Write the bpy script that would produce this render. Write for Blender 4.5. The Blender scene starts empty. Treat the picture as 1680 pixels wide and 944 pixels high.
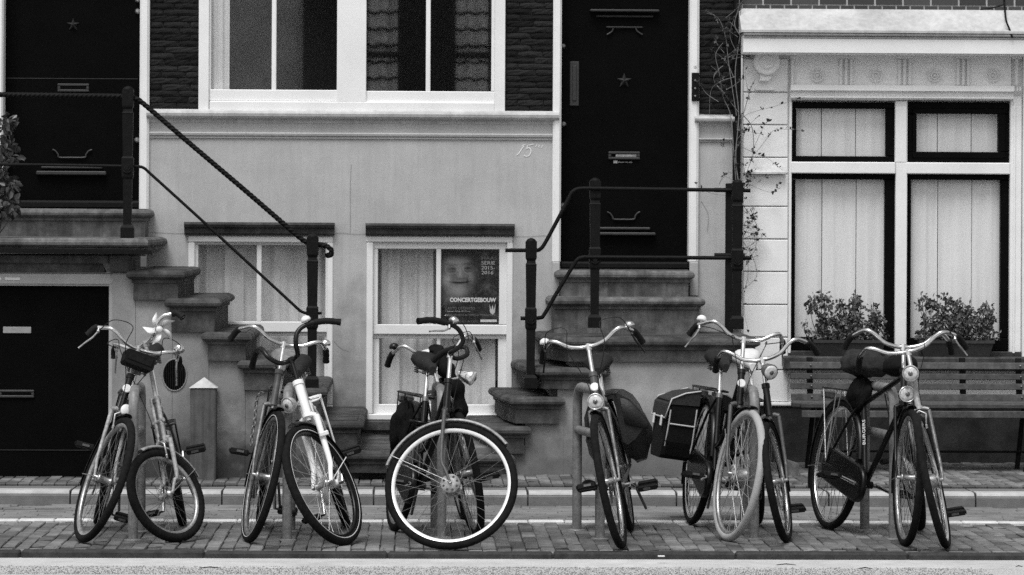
import bpy, math, random
import numpy as np
from mathutils import Vector, Matrix
random.seed(7)
sc = bpy.context.scene
# ------------------------------------------------------------------ camera, sky, sun, exposure
F, H, YH, VPX, ROLL = 5960., 1.73, 360., 680., 0.005
a_ = math.atan((840 - VPX) / F)
R0 = np.array([math.cos(a_), -math.sin(a_), 0]); FW = np.array([math.sin(a_), math.cos(a_), 0]); U0 = np.array([0, 0, 1.])
RT = R0 * math.cos(ROLL) + U0 * math.sin(ROLL); UP = -R0 * math.sin(ROLL) + U0 * math.cos(ROLL)
cd = bpy.data.cameras.new('camera'); cam = bpy.data.objects.new('camera', cd); sc.collection.objects.link(cam)
cd.sensor_width = 36; cd.lens = 36 * F / 1680; cd.shift_y = (YH - 472) / 1680; cd.clip_end = 400; cd.clip_start = 0.1
cam.matrix_world = Matrix(((RT[0], UP[0], -FW[0], 0), (RT[1], UP[1], -FW[1], 0), (RT[2], UP[2], -FW[2], H), (0, 0, 0, 1)))
cd.dof.use_dof = True; cd.dof.focus_distance = 19.6; cd.dof.aperture_fstop = 14
sc.camera = cam
w = bpy.data.worlds.new('World'); sc.world = w; w.use_nodes = True
nt = w.node_tree; nt.nodes.clear()
SUN_EL, SUN_AZ = math.radians(63), math.radians(200)      # azimuth clockwise from +Y
sky = nt.nodes.new('ShaderNodeTexSky'); sky.sky_type = 'NISHITA'; sky.sun_disc = False
sky.sun_elevation = SUN_EL; sky.sun_rotation = SUN_AZ; sky.air_density = 1.0; sky.dust_density = 3.0
bw = nt.nodes.new('ShaderNodeRGBToBW'); bg = nt.nodes.new('ShaderNodeBackground'); wo = nt.nodes.new('ShaderNodeOutputWorld')
nt.links.new(sky.outputs[0], bw.inputs[0]); nt.links.new(bw.outputs[0], bg.inputs[0]); nt.links.new(bg.outputs[0], wo.inputs[0])
bg.inputs[1].default_value = 0.12
sd = bpy.data.lights.new('sun', 'SUN'); sd.energy = 1.1; sd.angle = math.radians(25); sd.color = (1, 1, 1)
so = bpy.data.objects.new('sun', sd); sc.collection.objects.link(so)
dirv = Vector((math.sin(SUN_AZ) * math.cos(SUN_EL), math.cos(SUN_AZ) * math.cos(SUN_EL), math.sin(SUN_EL)))
so.rotation_euler = dirv.to_track_quat('Z', 'Y').to_euler()
sc.view_settings.view_transform = 'Standard'; sc.view_settings.look = 'None'; sc.view_settings.gamma = 1; sc.view_settings.use_curve_mapping = False
sc.view_settings.exposure = 0.80
sc.cycles.use_denoising = False; sc.cycles.use_light_tree = False; sc.cycles.max_bounces = 6; sc.cycles.transparent_max_bounces = 12
# ------------------------------------------------------------------ helpers
def ray(px, py):
    return FW + RT * ((px - 840) / F) + UP * ((YH - py) / F)
def W(px, py, Y):
    r = ray(px, py); t = Y / r[1]; return Vector((r[0] * t, Y, H + r[2] * t))
def G(px, py, z=0.):
    r = ray(px, py); t = (z - H) / r[2]; return Vector((r[0] * t, r[1] * t, z))
MATS = {}
def mat(name, base, rough=.6, var=.2, scale=6., bump=0., bscale=120., metal=0., spec=.4, rnd=0., stain=0., sscale=1.5, streak=0., tone=False, base_dirt=0., dk=1.35, wst=0.):
    m = bpy.data.materials.new(name); m.use_nodes = True; t = m.node_tree; N = t.nodes; L = t.links
    p = N['Principled BSDF']; p.inputs['Roughness'].default_value = rough; p.inputs['Metallic'].default_value = metal
    p.inputs['Specular IOR Level'].default_value = spec
    tc = N.new('ShaderNodeTexCoord')
    def noise(sc_, det=5, rgh=.6, vec=None):
        n = N.new('ShaderNodeTexNoise'); n.inputs['Scale'].default_value = sc_; n.inputs['Detail'].default_value = det; n.inputs['Roughness'].default_value = rgh
        L.new(vec or tc.outputs['Object'], n.inputs['Vector']); return n.outputs['Fac']
    def mp(o, a, b, fa=.3, fb=.7):
        n = N.new('ShaderNodeMapRange'); n.inputs[1].default_value = fa; n.inputs[2].default_value = fb; n.inputs[3].default_value = a; n.inputs[4].default_value = b
        L.new(o, n.inputs[0]); return n.outputs[0]
    def mul(a, b):
        n = N.new('ShaderNodeMath'); n.operation = 'MULTIPLY'
        for i, q in enumerate((a, b)):
            if isinstance(q, float): n.inputs[i].default_value = q
            else: L.new(q, n.inputs[i])
        return n.outputs[0]
    c = mul(mp(noise(scale), 1 - var, 1 + var), float(base))
    if bump: c = mul(c, mp(noise(bscale * .7, 3), 1 - var * .5, 1 + var * .5))
    if stain: c = mul(c, mp(noise(sscale, 8, .7), 1 - stain, 1., .38, .62))
    if streak:
        mpn = N.new('ShaderNodeMapping'); mpn.inputs['Scale'].default_value = (9, 9, .7); L.new(tc.outputs['Object'], mpn.inputs[0])
        c = mul(c, mp(noise(3., 5, .6, mpn.outputs[0]), 1 - streak, 1.05, .35, .6))
    if base_dirt:   # splash grime with ragged upper edge, part of the wall's paint
        sx = N.new('ShaderNodeSeparateXYZ'); L.new(tc.outputs['Object'], sx.inputs[0])
        ad = N.new('ShaderNodeMath'); ad.operation = 'ADD'; L.new(mul(noise(3.5, 8, .65), 1.5), ad.inputs[0])
        zz = mul(sx.outputs[2], -dk); L.new(zz, ad.inputs[1])
        c = mul(c, mp(ad.outputs[0], 1., 1 - base_dirt, .05, .65))
    if wst:
        ge = N.new('ShaderNodeNewGeometry'); c = mul(c, mp(noise(2.2, 8, .7, ge.outputs['Position']), 1 - wst, 1.08, .36, .60))
    if rnd:
        oi = N.new('ShaderNodeObjectInfo'); c = mul(c, mp(oi.outputs['Random'], 1 - rnd, 1 + rnd, 0, 1))
    if tone:
        at = N.new('ShaderNodeAttribute'); at.attribute_name = 'tone'
        ad = N.new('ShaderNodeMath'); ad.operation = 'ADD'; ad.inputs[1].default_value = 1.; L.new(at.outputs['Fac'], ad.inputs[0]); c = mul(c, ad.outputs[0])
    L.new(c, p.inputs['Base Color'])
    if bump:
        b = N.new('ShaderNodeBump'); b.inputs['Strength'].default_value = bump; b.inputs['Distance'].default_value = .01
        L.new(noise(bscale, 4, .65), b.inputs['Height']); L.new(b.outputs[0], p.inputs['Normal'])
    MATS[name] = m; return m
def glass(name, refl):
    m = bpy.data.materials.new(name); m.use_nodes = True; t = m.node_tree; t.nodes.clear(); N = t.nodes
    o = N.new('ShaderNodeOutputMaterial'); mx = N.new('ShaderNodeMixShader'); tr = N.new('ShaderNodeBsdfTransparent'); gl = N.new('ShaderNodeBsdfGlossy')
    gl.inputs['Roughness'].default_value = .015; tr.inputs[0].default_value = (.88, .88, .88, 1); mx.inputs[0].default_value = refl
    t.links.new(tr.outputs[0], mx.inputs[1]); t.links.new(gl.outputs[0], mx.inputs[2]); t.links.new(mx.outputs[0], o.inputs[0]); MATS[name] = m; return m
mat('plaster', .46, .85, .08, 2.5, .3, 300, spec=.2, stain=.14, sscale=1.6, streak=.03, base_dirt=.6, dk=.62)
mat('crack', .24, .9, .2, 20)
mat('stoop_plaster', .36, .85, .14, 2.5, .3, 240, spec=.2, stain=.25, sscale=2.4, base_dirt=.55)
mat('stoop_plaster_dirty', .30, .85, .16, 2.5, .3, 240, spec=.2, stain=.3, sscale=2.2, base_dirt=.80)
mat('guard_plaster', .11, .85, .2, 5, .3, 240, spec=.2, stain=.4, sscale=4, streak=.4)
mat('stone', .082, .75, .45, 9, .5, 150, spec=.3, stain=.65, sscale=3.5, streak=.15)
mat('pale_stone', .145, .75, .35, 12, .35, 150, spec=.3, stain=.5, sscale=4, streak=.3)
mat('plinth_stone', .03, .8, .35, 6, .35, 150, spec=.2, stain=.45, sscale=3)  # darkened base colour includes the shade under the bench
mat('white_paint', .80, .5, .03, 3, .05, 60, spec=.3, stain=.05, sscale=1.5)
mat('white_wall', .83, .6, .04, 4, .08, 90, spec=.25, stain=.06, sscale=2)
mat('ledge_stone', .53, .7, .08, 4, .2, 90, spec=.25, stain=.25, sscale=3, streak=.12)
mat('frame_grey', .42, .6, .08, 6, .1, 90, spec=.3, stain=.15)
mat('black_door', .003, .5, .2, 4, spec=.03)
mat('black_frame', .003, .45, .2, 4, spec=.05)
mat('door_relief', .032, .4, .2, 20, spec=.4)
mat('iron', .006, .55, .3, 30, .3, 200, spec=.12)
mat('dark_brick', .024, .85, .35, 25, .9, 140, spec=.15, rnd=.5)
mat('dark_mortar', .03, .9, .3, 20, .4, 200, spec=.1)
mat('plain_brick', .058, .85, .15, 30, .3, 150, spec=.2, rnd=.22)
mat('light_mortar', .42, .9, .15, 20, .3, 200, spec=.1)
mat('paver', .185, .8, .2, 18, .4, 200, spec=.25, rnd=.42, stain=.25, sscale=5, tone=True, wst=.5)
mat('paver_joint', .055, .95, .4, 30, .4, 200, spec=.1)
mat('lane_paver', .19, .8, .12, 14, .3, 200, spec=.25, rnd=.1, tone=True, wst=.3)
mat('edge_stone', .62, .75, .15, 10, .2, 150, spec=.25, rnd=.15)
mat('kerb_stone', .165, .75, .15, 12, .35, 180, spec=.3, stain=.2, sscale=4)
mat('kerb_top', .46, .7, .12, 12, .35, 200, spec=.3, stain=.25, sscale=4)
mat('front_kerb', .045, .8, .35, 14, .4, 160, spec=.25, stain=.4, sscale=6)
mat('road', .56, .85, .12, 8, .5, 330, spec=.25, stain=.15, sscale=.9)
mat('litter', .09, .9, .9, 4)
mat('grit', .16, .9, .5, 300)
mat('road_grit', .54, .9, .35, 90, .9, 260, spec=.25)
mat('curtain', .72, .9, .08, 4, .1, 150, spec=.1, streak=.05)
mat('pale_curtain', .93, .9, .05, 6, .1, 150, spec=.1)
mat('net_curtain', .92, .9, .03, 2, .05, 150, spec=.1, streak=.03)
mat('shutter', .72, .7, .04, 2, .05, 150, spec=.2, stain=.1)
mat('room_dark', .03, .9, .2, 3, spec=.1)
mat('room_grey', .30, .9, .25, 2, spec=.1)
mat('wood', .062, .7, .35, 14, .3, 90, spec=.3, rnd=.2, streak=.2)
mat('box_plastic', .038, .6, .25, 8, .1, 100, spec=.3)
mat('soil', .03, .95, .3, 40, .5, 90)
mat('leaf', .085, .55, .4, 40, spec=.35, rnd=.2)
mat('stem', .07, .7, .3, 40)
mat('twig', .17, .8, .4, 60)
mat('twig_leaf', .05, .6, .4, 60)
mat('chrome', .72, .18, .12, 60, metal=1.0)
mat('alloy', .50, .38, .3, 60, metal=.8, stain=.4, sscale=12)
mat('steel', .24, .5, .4, 50, metal=.7, stain=.4, sscale=12)
mat('rubber', .010, .8, .4, 40, .3, 350, spec=.1, stain=.3, sscale=8)
mat('rubber_grip', .009, .6, .3, 60, .3, 400, spec=.15)
mat('pale_rubber', .35, .8, .1, 30, .4, 350, spec=.2)
mat('reflex', .55, .5, .1, 30)
mat('black_paint', .004, .3, .3, 40, spec=.3)
mat('grey_paint', .07, .4, .3, 50, spec=.4)
mat('silver_paint', .38, .4, .35, 60, spec=.5, stain=.5, sscale=14)
mat('white_bike', .80, .35, .03, 30, spec=.5)
mat('leather', .014, .6, .3, 40, .2, 160, spec=.2)
mat('grey_saddle', .24, .35, .4, 20, spec=.5, stain=.4, sscale=9)
mat('white_saddle', .62, .6, .1, 20, spec=.3)
mat('cloth_dark', .007, .9, .4, 50, .4, 180, spec=.1)
mat('cloth_grey', .026, .85, .35, 30, .5, 120, spec=.15)
mat('bag_cloth', .006, .85, .3, 60, .4, 260, spec=.15)
mat('bag_skin', .016, .5, .4, 16, .3, 110, spec=.35)
mat('lid_cloth', .03, .8, .3, 60, .4, 260, spec=.2)
mat('piping', .46, .6, .1, 40)
mat('lens', .5, .12, .35, 60, spec=.7)
mat('lamp_inner', .14, .3, .3, 60, metal=.6)
mat('plastic_white', .72, .4, .04, 40)
mat('galvanised', .22, .5, .25, 22, .15, 90, metal=.2, spec=.4, streak=.25)
mat('mesh_white', .6, .7, .2, 120)
mat('roof_tile', .62, .7, .25, 10, .2, 90, rnd=.2)
mat('opposite_wall', .55, .85, .2, 2, .2, 60)
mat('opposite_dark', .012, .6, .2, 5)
mat('poster_ink', .020, .6, .5, 30, spec=.2)
mat('poster_mid', .12, .6, .35, 45, spec=.2)
mat('poster_skin', .20, .6, .25, 40, spec=.2)
mat('poster_white', .85, .6, .05, 60, spec=.2)
mat('poster_light', .62, .6, .1, 60, spec=.2)
mat('poster_leafy', .055, .6, .8, 35, spec=.2, stain=.5, sscale=14)
mat('label_plate', .30, .5, .1, 40)
glass('window_glass', .42); glass('left_glass', .26); glass('thin_glass', .06)

OFF = {}
class MB:
    def __init__(s): s.v = []; s.f = []; s.sm = []; s.tone = []; s.t = 0.
    def add(s, vs, fs, smooth=False):
        n = len(s.v); s.v += [tuple(q) for q in vs]
        for f in fs: s.f.append(tuple(i + n for i in f)); s.sm.append(smooth); s.tone.append(s.t)
        return s
    def box(s, a, b, bev=0.):
        x0, y0, z0 = (min(a[i], b[i]) for i in range(3)); x1, y1, z1 = (max(a[i], b[i]) for i in range(3))
        if not bev:
            vs = [(x, y, z) for x in (x0, x1) for y in (y0, y1) for z in (z0, z1)]
            return s.add(vs, [(0, 1, 3, 2), (4, 6, 7, 5), (0, 4, 5, 1), (2, 3, 7, 6), (0, 2, 6, 4), (1, 5, 7, 3)])
        bev = min(bev, (x1 - x0) * .45, (y1 - y0) * .45, (z1 - z0) * .45)
        vs = []; idx = {}
        for i in (0, 1):
            for j in (0, 1):
                for k in (0, 1):
                    c = ((x0, x1)[i], (y0, y1)[j], (z0, z1)[k]); sg = (1 - 2 * i, 1 - 2 * j, 1 - 2 * k)
                    for ax in range(3):
                        q = [c[m] + (0 if m == ax else sg[m] * bev) for m in range(3)]
                        idx[(i, j, k, ax)] = len(vs); vs.append(q)
        fs = []
        for ax in range(3):
            for sd_ in (0, 1):
                o = [m for m in range(3) if m != ax]; r = []
                for p, q in ((0, 0), (1, 0), (1, 1), (0, 1)):
                    k = [0, 0, 0]; k[ax] = sd_; k[o[0]] = p; k[o[1]] = q; r.append(idx[(*k, ax)])
                fs.append(r)
        for ax in range(3):
            o = [m for m in range(3) if m != ax]
            for p in (0, 1):
                for q in (0, 1):
                    k0 = [0, 0, 0]; k1 = [0, 0, 0]; k1[ax] = 1
                    for k in (k0, k1): k[o[0]] = p; k[o[1]] = q
                    fs.append([idx[(*k0, o[0])], idx[(*k1, o[0])], idx[(*k1, o[1])], idx[(*k0, o[1])]])
        for i in (0, 1):
            for j in (0, 1):
                for k in (0, 1): fs.append([idx[(i, j, k, 0)], idx[(i, j, k, 1)], idx[(i, j, k, 2)]])
        cen = Vector(((x0 + x1) / 2, (y0 + y1) / 2, (z0 + z1) / 2)); out = []
        for f in fs:
            p = [Vector(vs[i]) for i in f]; n = (p[1] - p[0]).cross(p[2] - p[0])
            out.append(f if n.dot(sum(p, Vector()) / len(p) - cen) > 0 else f[::-1])
        return s.add(vs, out)
    def pbox(s, x0, y0, x1, y1, Y, d, bev=.003):   # rectangle read off the facade at distance Y, d metres deep
        A = W(x0, (y0 + y1) / 2, Y); B = W(x1, (y0 + y1) / 2, Y); C = W((x0 + x1) / 2, y0, Y); D = W((x0 + x1) / 2, y1, Y)
        return s.box((A.x, Y, D.z), (B.x, Y + d, C.z), bev)
    def rings(s, R, closed=False, caps=True, smooth=True):
        n = len(R[0]); vs = [q for r in R for q in r]; m = len(R); fs = []
        for i in range(m if closed else m - 1):
            for j in range(n):
                a = i * n + j; b = i * n + (j + 1) % n; c = ((i + 1) % m) * n + (j + 1) % n; d = ((i + 1) % m) * n + j
                fs.append((a, b, c, d))
        s.add(vs, fs, smooth)
        if caps and not closed:
            s.add(R[0], [tuple(range(n))[::-1]]); s.add(R[-1], [tuple(range(n))])
        return s
    def tube(s, path, r, n=8, closed=False, caps=True, twist=0., prof=None):
        P = [Vector(p) for p in path]; m = len(P); R = []
        T = [((P[(i + 1) % m] - P[i - 1]) if closed else (P[min(i + 1, m - 1)] - P[max(i - 1, 0)])).normalized() for i in range(m)]
        u = T[0].orthogonal().normalized(); d = 0.
        for i in range(m):
            u = (u - T[i] * u.dot(T[i])); u = u.normalized() if u.length > 1e-6 else T[i].orthogonal().normalized()
            v = T[i].cross(u); ri = r[i] if isinstance(r, (list, tuple)) else r
            if i: d += (P[i] - P[i - 1]).length
            ring = []
            for j in range(n):
                t = 2 * math.pi * j / n; q = ri * (prof(t) if prof else 1.); t += twist * d
                ring.append(P[i] + u * math.cos(t) * q + v * math.sin(t) * q)
            R.append(ring)
        return s.rings(R, closed, caps)
    def lathe(s, prof, o, ax, n=16, caps=True):
        o = Vector(o); ax = Vector(ax).normalized(); u = ax.orthogonal().normalized(); v = ax.cross(u)
        return s.rings([[o + ax * h + (u * math.cos(2 * math.pi * j / n) + v * math.sin(2 * math.pi * j / n)) * max(r, 1e-4) for j in range(n)] for r, h in prof], False, caps)
    def outline(s, pts, prof, caps=True):
        """convex outline (counter-clockwise seen from above) swept through (offset, z) steps"""
        n = len(pts); P = [Vector((p[0], p[1])) for p in pts]; off = []
        for i in range(n):
            a = (P[i] - P[i - 1]).normalized(); b = (P[(i + 1) % n] - P[i]).normalized()
            na = Vector((a.y, -a.x)); nb = Vector((b.y, -b.x)); k = (na + nb); off.append(k / max(.3, (1 + na.dot(nb))))
        return s.rings([[(P[i].x + off[i].x * o, P[i].y + off[i].y * o, z) for i in range(n)] for o, z in prof], False, caps, smooth=False)
    def quad(s, *q): return s.add(q, [tuple(range(len(q)))])
    def build(s, name, m, parent=None, stuff=False, label=None):
        o = (0, 0, 0)
        if parent is not None: o = OFF.get(parent.name, (0, 0, 0))
        me = bpy.data.meshes.new(name)
        me.from_pydata([(x - o[0], y - o[1], z - o[2]) for x, y, z in s.v], [], s.f)
        me.polygons.foreach_set('use_smooth', s.sm)
        if any(s.tone):
            at = me.attributes.new('tone', 'FLOAT', 'FACE'); at.data.foreach_set('value', s.tone)
        me.materials.append(MATS[m]); me.update()
        ob = bpy.data.objects.new(name, me); sc.collection.objects.link(ob)
        if parent is not None: ob.parent = parent; OFF[ob.name] = o
        if stuff: ob['kind'] = 'stuff'
        if label: ob['label'] = label
        return ob
def thing(name, label, cat, loc=(0, 0, 0), group=None):
    o = bpy.data.objects.new(name, None); sc.collection.objects.link(o); o.location = loc; o.empty_display_size = .2
    o['label'] = label; o['category'] = cat
    if group: o['group'] = group
    OFF[o.name] = tuple(loc); return o
def tag(o, label, cat, group=None):
    o['label'] = label; o['category'] = cat
    if group: o['group'] = group
    return o
def struct(o): o['kind'] = 'structure'; return o
def spl(pts, k=6, closed=False):
    P = [Vector(p) for p in pts]; n = len(P); out = []
    for i in range(n if closed else n - 1):
        p0, p1, p2, p3 = ((P[i - 1], P[i], P[(i + 1) % n], P[(i + 2) % n]) if closed else (P[max(i - 1, 0)], P[i], P[i + 1], P[min(i + 2, n - 1)]))
        for j in range(k):
            t = j / k; out.append(.5 * ((2 * p1) + (p2 - p0) * t + (2 * p0 - 5 * p1 + 4 * p2 - p3) * t * t + (3 * p1 - p0 - 3 * p2 + p3) * t ** 3))
    if not closed: out.append(P[-1])
    return out
def text(name, s_, x, z, Y, h, m, parent, shear=0., width=None, rot=None, align='LEFT', mtx=None, bold=0.):
    """flat lettering standing upright and facing the street; h = cap height"""
    cu = bpy.data.curves.new(name, 'FONT'); cu.body = s_; cu.size = h / .7; cu.shear = shear; cu.extrude = .0004; cu.offset = bold; cu.align_x = align; cu.resolution_u = 3
    ob = bpy.data.objects.new(name, cu); sc.collection.objects.link(ob); bpy.context.view_layer.update()
    me = bpy.data.meshes.new_from_object(ob.evaluated_get(bpy.context.evaluated_depsgraph_get())); bpy.data.objects.remove(ob)
    co = np.zeros(len(me.vertices) * 3); me.vertices.foreach_get('co', co); co = co.reshape(-1, 3)
    if width: co[:, 0] *= width / max(1e-6, co[:, 0].max() - co[:, 0].min())
    if mtx is None:
        o = OFF.get(parent.name, (0, 0, 0)); co = np.stack([co[:, 0] + x - o[0], -co[:, 2] + Y - o[1], co[:, 1] + z - o[2]], 1)
    else:
        co = np.array([tuple(mtx @ Vector(c)) for c in co])
    me.vertices.foreach_set('co', co.ravel()); me.materials.append(MATS[m]); me.update()
    ob = bpy.data.objects.new(name, me); sc.collection.objects.link(ob); ob.parent = parent; OFF[ob.name] = OFF.get(parent.name, (0, 0, 0)); return ob
# ------------------------------------------------------------------ ground, road, pavements
def sheet(name, x0, x1, y0, y1, z, m):
    b = MB(); b.quad((x0, y0, z), (x1, y0, z), (x1, y1, z), (x0, y1, z)); return struct(b.build(name, m))
sheet('ground', -150, 150, -120, 180, -.25, 'paver_joint')
sheet('road', -60, 60, -5.0, 18.95, -.034, 'road_grit')
b = MB(); xs = [-6 + .06 * i for i in range(201)]; lo = [18.36 + .03 * math.sin(x * 3) + random.uniform(-.035, .035) for x in xs]
b.add([(x, y, -.0335) for x, y in zip(xs, lo)] + [(x, 18.93, -.0335) for x in xs], [(i, i + 1, 202 + i, 201 + i) for i in range(200)])
struct(b.build('gutter', 'road'))
b = MB(); r = random.Random(77)
for _ in range(9000):
    x, y, q = r.uniform(-2.9, 2.9), 18.0 + .42 * r.random() ** 1.3, r.uniform(.0015, .0045) * (1.4 if r.random() < .1 else 1)
    a = r.uniform(0, 6.3); z = -.0335
    b.add([(x + q * math.cos(a + k * 2.1), y + q * 1.6 * math.sin(a + k * 2.1), z) for k in range(3)] + [(x, y, z + q * .9)], [(0, 1, 3), (1, 2, 3), (2, 0, 3)])
b.build('grit', 'grit', bpy.data.objects['road'], stuff=True)
# small litter on the light gutter
for px, py, wd, lab in ((345, 932, .11, 'thin dark twig on the pale gutter before the white bicycle'), (1290, 927, .10, 'flat dark twig on the pale gutter before the pale-tyred bicycle'),
                        (1420, 933, .07, 'small dark twig on the pale gutter before the roadster'), (1672, 930, .035, 'dark leaf scrap on the pale gutter near the far right end')):
    p = G(px, py, -.026); b = MB(); b.tube([(p.x - wd / 2, p.y, -.026), (p.x, p.y + .012, -.022), (p.x + wd / 2, p.y - .004, -.026)], [.002, .003, .0015], 5); tag(b.build('twig', 'iron'), lab, 'twig')
for px, py, lab in ((1085, 914, 'small white paper scrap against the dark kerb edge'), (430, 866, 'tiny white scrap on the brick strip beside the second bicycle stand')):
    p = G(px, py, 0); b = MB(); b.box((p.x - .018, p.y - .01, p.z + .001), (p.x + .018, p.y + .012, p.z + .007), .002); tag(b.build('paper_scrap', 'plastic_white'), lab, 'litter')
def brick_mesh(name, l, wd, h, m, seed, rough=.004, ch=.005):
    r = random.Random(seed); b = MB(); b.box((-wd / 2, -l / 2, -h), (wd / 2, l / 2, 0), ch)
    b.v = [(x + r.uniform(-1, 1) * rough, y + r.uniform(-1, 1) * rough, z + r.uniform(-1, 1) * rough * .35) for x, y, z in b.v]
    me = bpy.data.meshes.new(name); me.from_pydata(b.v, [], b.f); me.materials.append(MATS[m]); me.update(); return me, b
def lay(parent, meshes, spots, limit, name, m):
    """spots: (x, y, z, rz); the first `limit` become objects, the rest one joined mesh"""
    bb = MB()
    for i, (x, y, z, rz) in enumerate(spots):
        me, src = random.choice(meshes)
        Mx = Matrix.Translation((x, y, z)) @ Matrix.Rotation(rz, 4, 'Z') @ Matrix.Rotation(random.uniform(-.012, .012), 4, 'X') @ Matrix.Rotation(random.uniform(-.012, .012), 4, 'Y')
        if i < limit:
            o = bpy.data.objects.new(name, me); sc.collection.objects.link(o); o.parent = parent; o.matrix_local = Mx
        else:
            bb.t = random.uniform(-.32, .32); bb.add([Mx @ Vector(v) for v in src.v], src.f)
    if bb.v: bb.build(name + '_field', m, parent, stuff=True)
strip = sheet('bicycle_strip', -7, 7, 18.95, 20.75, -.014, 'paver_joint')
pm = [brick_mesh('paver', .305, .0725, .05, 'paver', i) for i in range(6)]
sp = []
for c in range(-44, 45):
    off = random.uniform(0, .31)
    for r in range(-1, 7):
        y = 19.03 + off + r * .31
        if 19.06 < y < 20.6: sp.append((c * .0765 + .02 + random.uniform(-.002, .002), y, random.uniform(-.004, .003), random.uniform(-.012, .012)))
sp.sort(key=lambda s: (not -2.25 < s[0] < 3.25, s[1])); lay(strip, pm, sp, 300, 'brick', 'paver')
hm = [brick_mesh('paver_end', .10, .0725, .05, 'paver', 30 + i) for i in range(3)]   # short bricks that fill the ends of the columns
bb = MB()
for c in range(-44, 45):
    for y in (18.985, 20.69):
        bb.t = random.uniform(-.3, .3); Mx = Matrix.Translation((c * .0765 + .02, y, random.uniform(-.006, 0)))
        bb.add([Mx @ Vector(v) for v in hm[0][1].v], hm[0][1].f)
bb.build('brick_ends', 'paver', strip, stuff=True)
b = MB(); r = random.Random(12)
for _ in range(420):
    x, y, q, a = r.uniform(-3, 3), r.choice((r.uniform(18.97, 20.7), r.uniform(18.97, 20.7), r.gauss(18.99, .03), r.uniform(20.9, 21.9))), r.uniform(.004, .013), r.uniform(0, 6.3)
    b.add([(x + q * math.cos(a + k * 1.57) * (1 if k % 2 else .5), y + q * math.sin(a + k * 1.57) * (1 if k % 2 else .5), .0045 + r.uniform(0, .004)) for k in range(4)], [(0, 1, 2, 3)])
b.build('leaf_litter', 'litter', strip, stuff=True)
fk = MB(); fk.box((-7, 18.86, -.2), (7, 18.93, -.02)); front = struct(fk.build('front_kerb', 'front_kerb'))
x = -3.75
while x < 3.9:
    l = random.choice((.86, .9, .95)); b = MB(); b.box((x + .003, 18.845, -.12), (x + l - .003, 18.955 + random.uniform(-.004, .004), .002 + random.uniform(-.004, .003)), .009); b.build('kerb_stone', 'front_kerb', front); x += l
edge = sheet('edging', -7, 7, 20.75, 20.88, -.016, 'paver_joint')
x = -3.5
while x < 3.6:
    l = .208; b = MB(); b.box((x + .002, 20.765 + random.uniform(-.004, .004), -.06), (x + l - .002, 20.865 + random.uniform(-.004, .004), .004 + random.uniform(-.002, .002)), .006); b.build('edging_stone', 'edge_stone', edge); x += l
lane = sheet('lane', -7, 7, 20.88, 21.95, -.016, 'paver_joint')
bb = MB()
for r in range(14):
    x = -3.9 + random.uniform(0, .2); y = 20.895 + r * .0752
    while x < 3.9:
        l = random.uniform(.195, .21); bb.t = random.uniform(-.13, .13); z = random.uniform(-.0035, .0025) - .010 * (1 if random.random() < .05 else 0)
        bb.box((x, y, -.05), (x + l - .004, y + .0715, z), .003); x += l
bb.build('brick_courses', 'lane_paver', lane, stuff=True)
kerb = MB(); kerb.box((-7, 22.0, -.2), (7, 22.36, .05)); kerb = struct(kerb.build('kerb', 'kerb_stone'))
kx = [W(p, 806, 21.94).x for p in (-380, -132, 115, 364, 613, 866, 1110, 1360, 1601, 1850, 2100)]
for i in range(10):
    b = MB(); z = .08 + random.uniform(-.004, .002)
    b.rings([[(xx, y, q) for y, q in ((21.94, -.06), (21.945, z - .028), (21.958, z - .01), (21.98, z - .002), (22.06, z), (22.36, z), (22.36, -.06))] for xx in (kx[i] + .005, kx[i + 1] - .005)], smooth=False)
    ks_ = b.build('kerb_stone', 'kerb_stone', kerb)
    b = MB(); b.rings([[(xx, y, q) for y, q in ((21.951, z - .016), (21.958, z - .006), (21.98, z + .003), (22.10, z + .004), (22.13, z - .004), (22.13, z - .016))] for xx in (kx[i] + .008, kx[i + 1] - .008)], smooth=False); b.build('worn_top', 'kerb_top', ks_)
foot = sheet('footway', -7, 7, 22.61, 25.2, .062, 'paver_joint')
fm = [brick_mesh('footway_brick', .2, .071, .05, 'paver', 60 + i) for i in range(5)]
sp = []
for c in range(-40, 58):
    xx = c * .0755; off = random.uniform(0, .2)
    for r in range(12):
        y = 22.72 + off + r * .205
        if y < 25: sp.append((xx, y, .08 + random.uniform(-.004, .002), random.uniform(-.02, .02)))
vis = lambda s: (not (s[0] < .62 and s[1] > 23.1)) and not (s[0] < 2.2 and s[1] > 23.45) and -2.6 < s[0] < 4.05
sp.sort(key=lambda s: (not vis(s), s[1])); lay(foot, fm, sp, 300, 'brick', 'paver')
bb = MB()
for c in range(-40, 58):
    bb.t = random.uniform(-.3, .3); Mx = Matrix.Translation((c * .0755, 22.665, .078)); bb.add([Mx @ Vector(v) for v in hm[0][1].v], hm[0][1].f)
bb.build('brick_ends', 'paver', foot, stuff=True)
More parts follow.
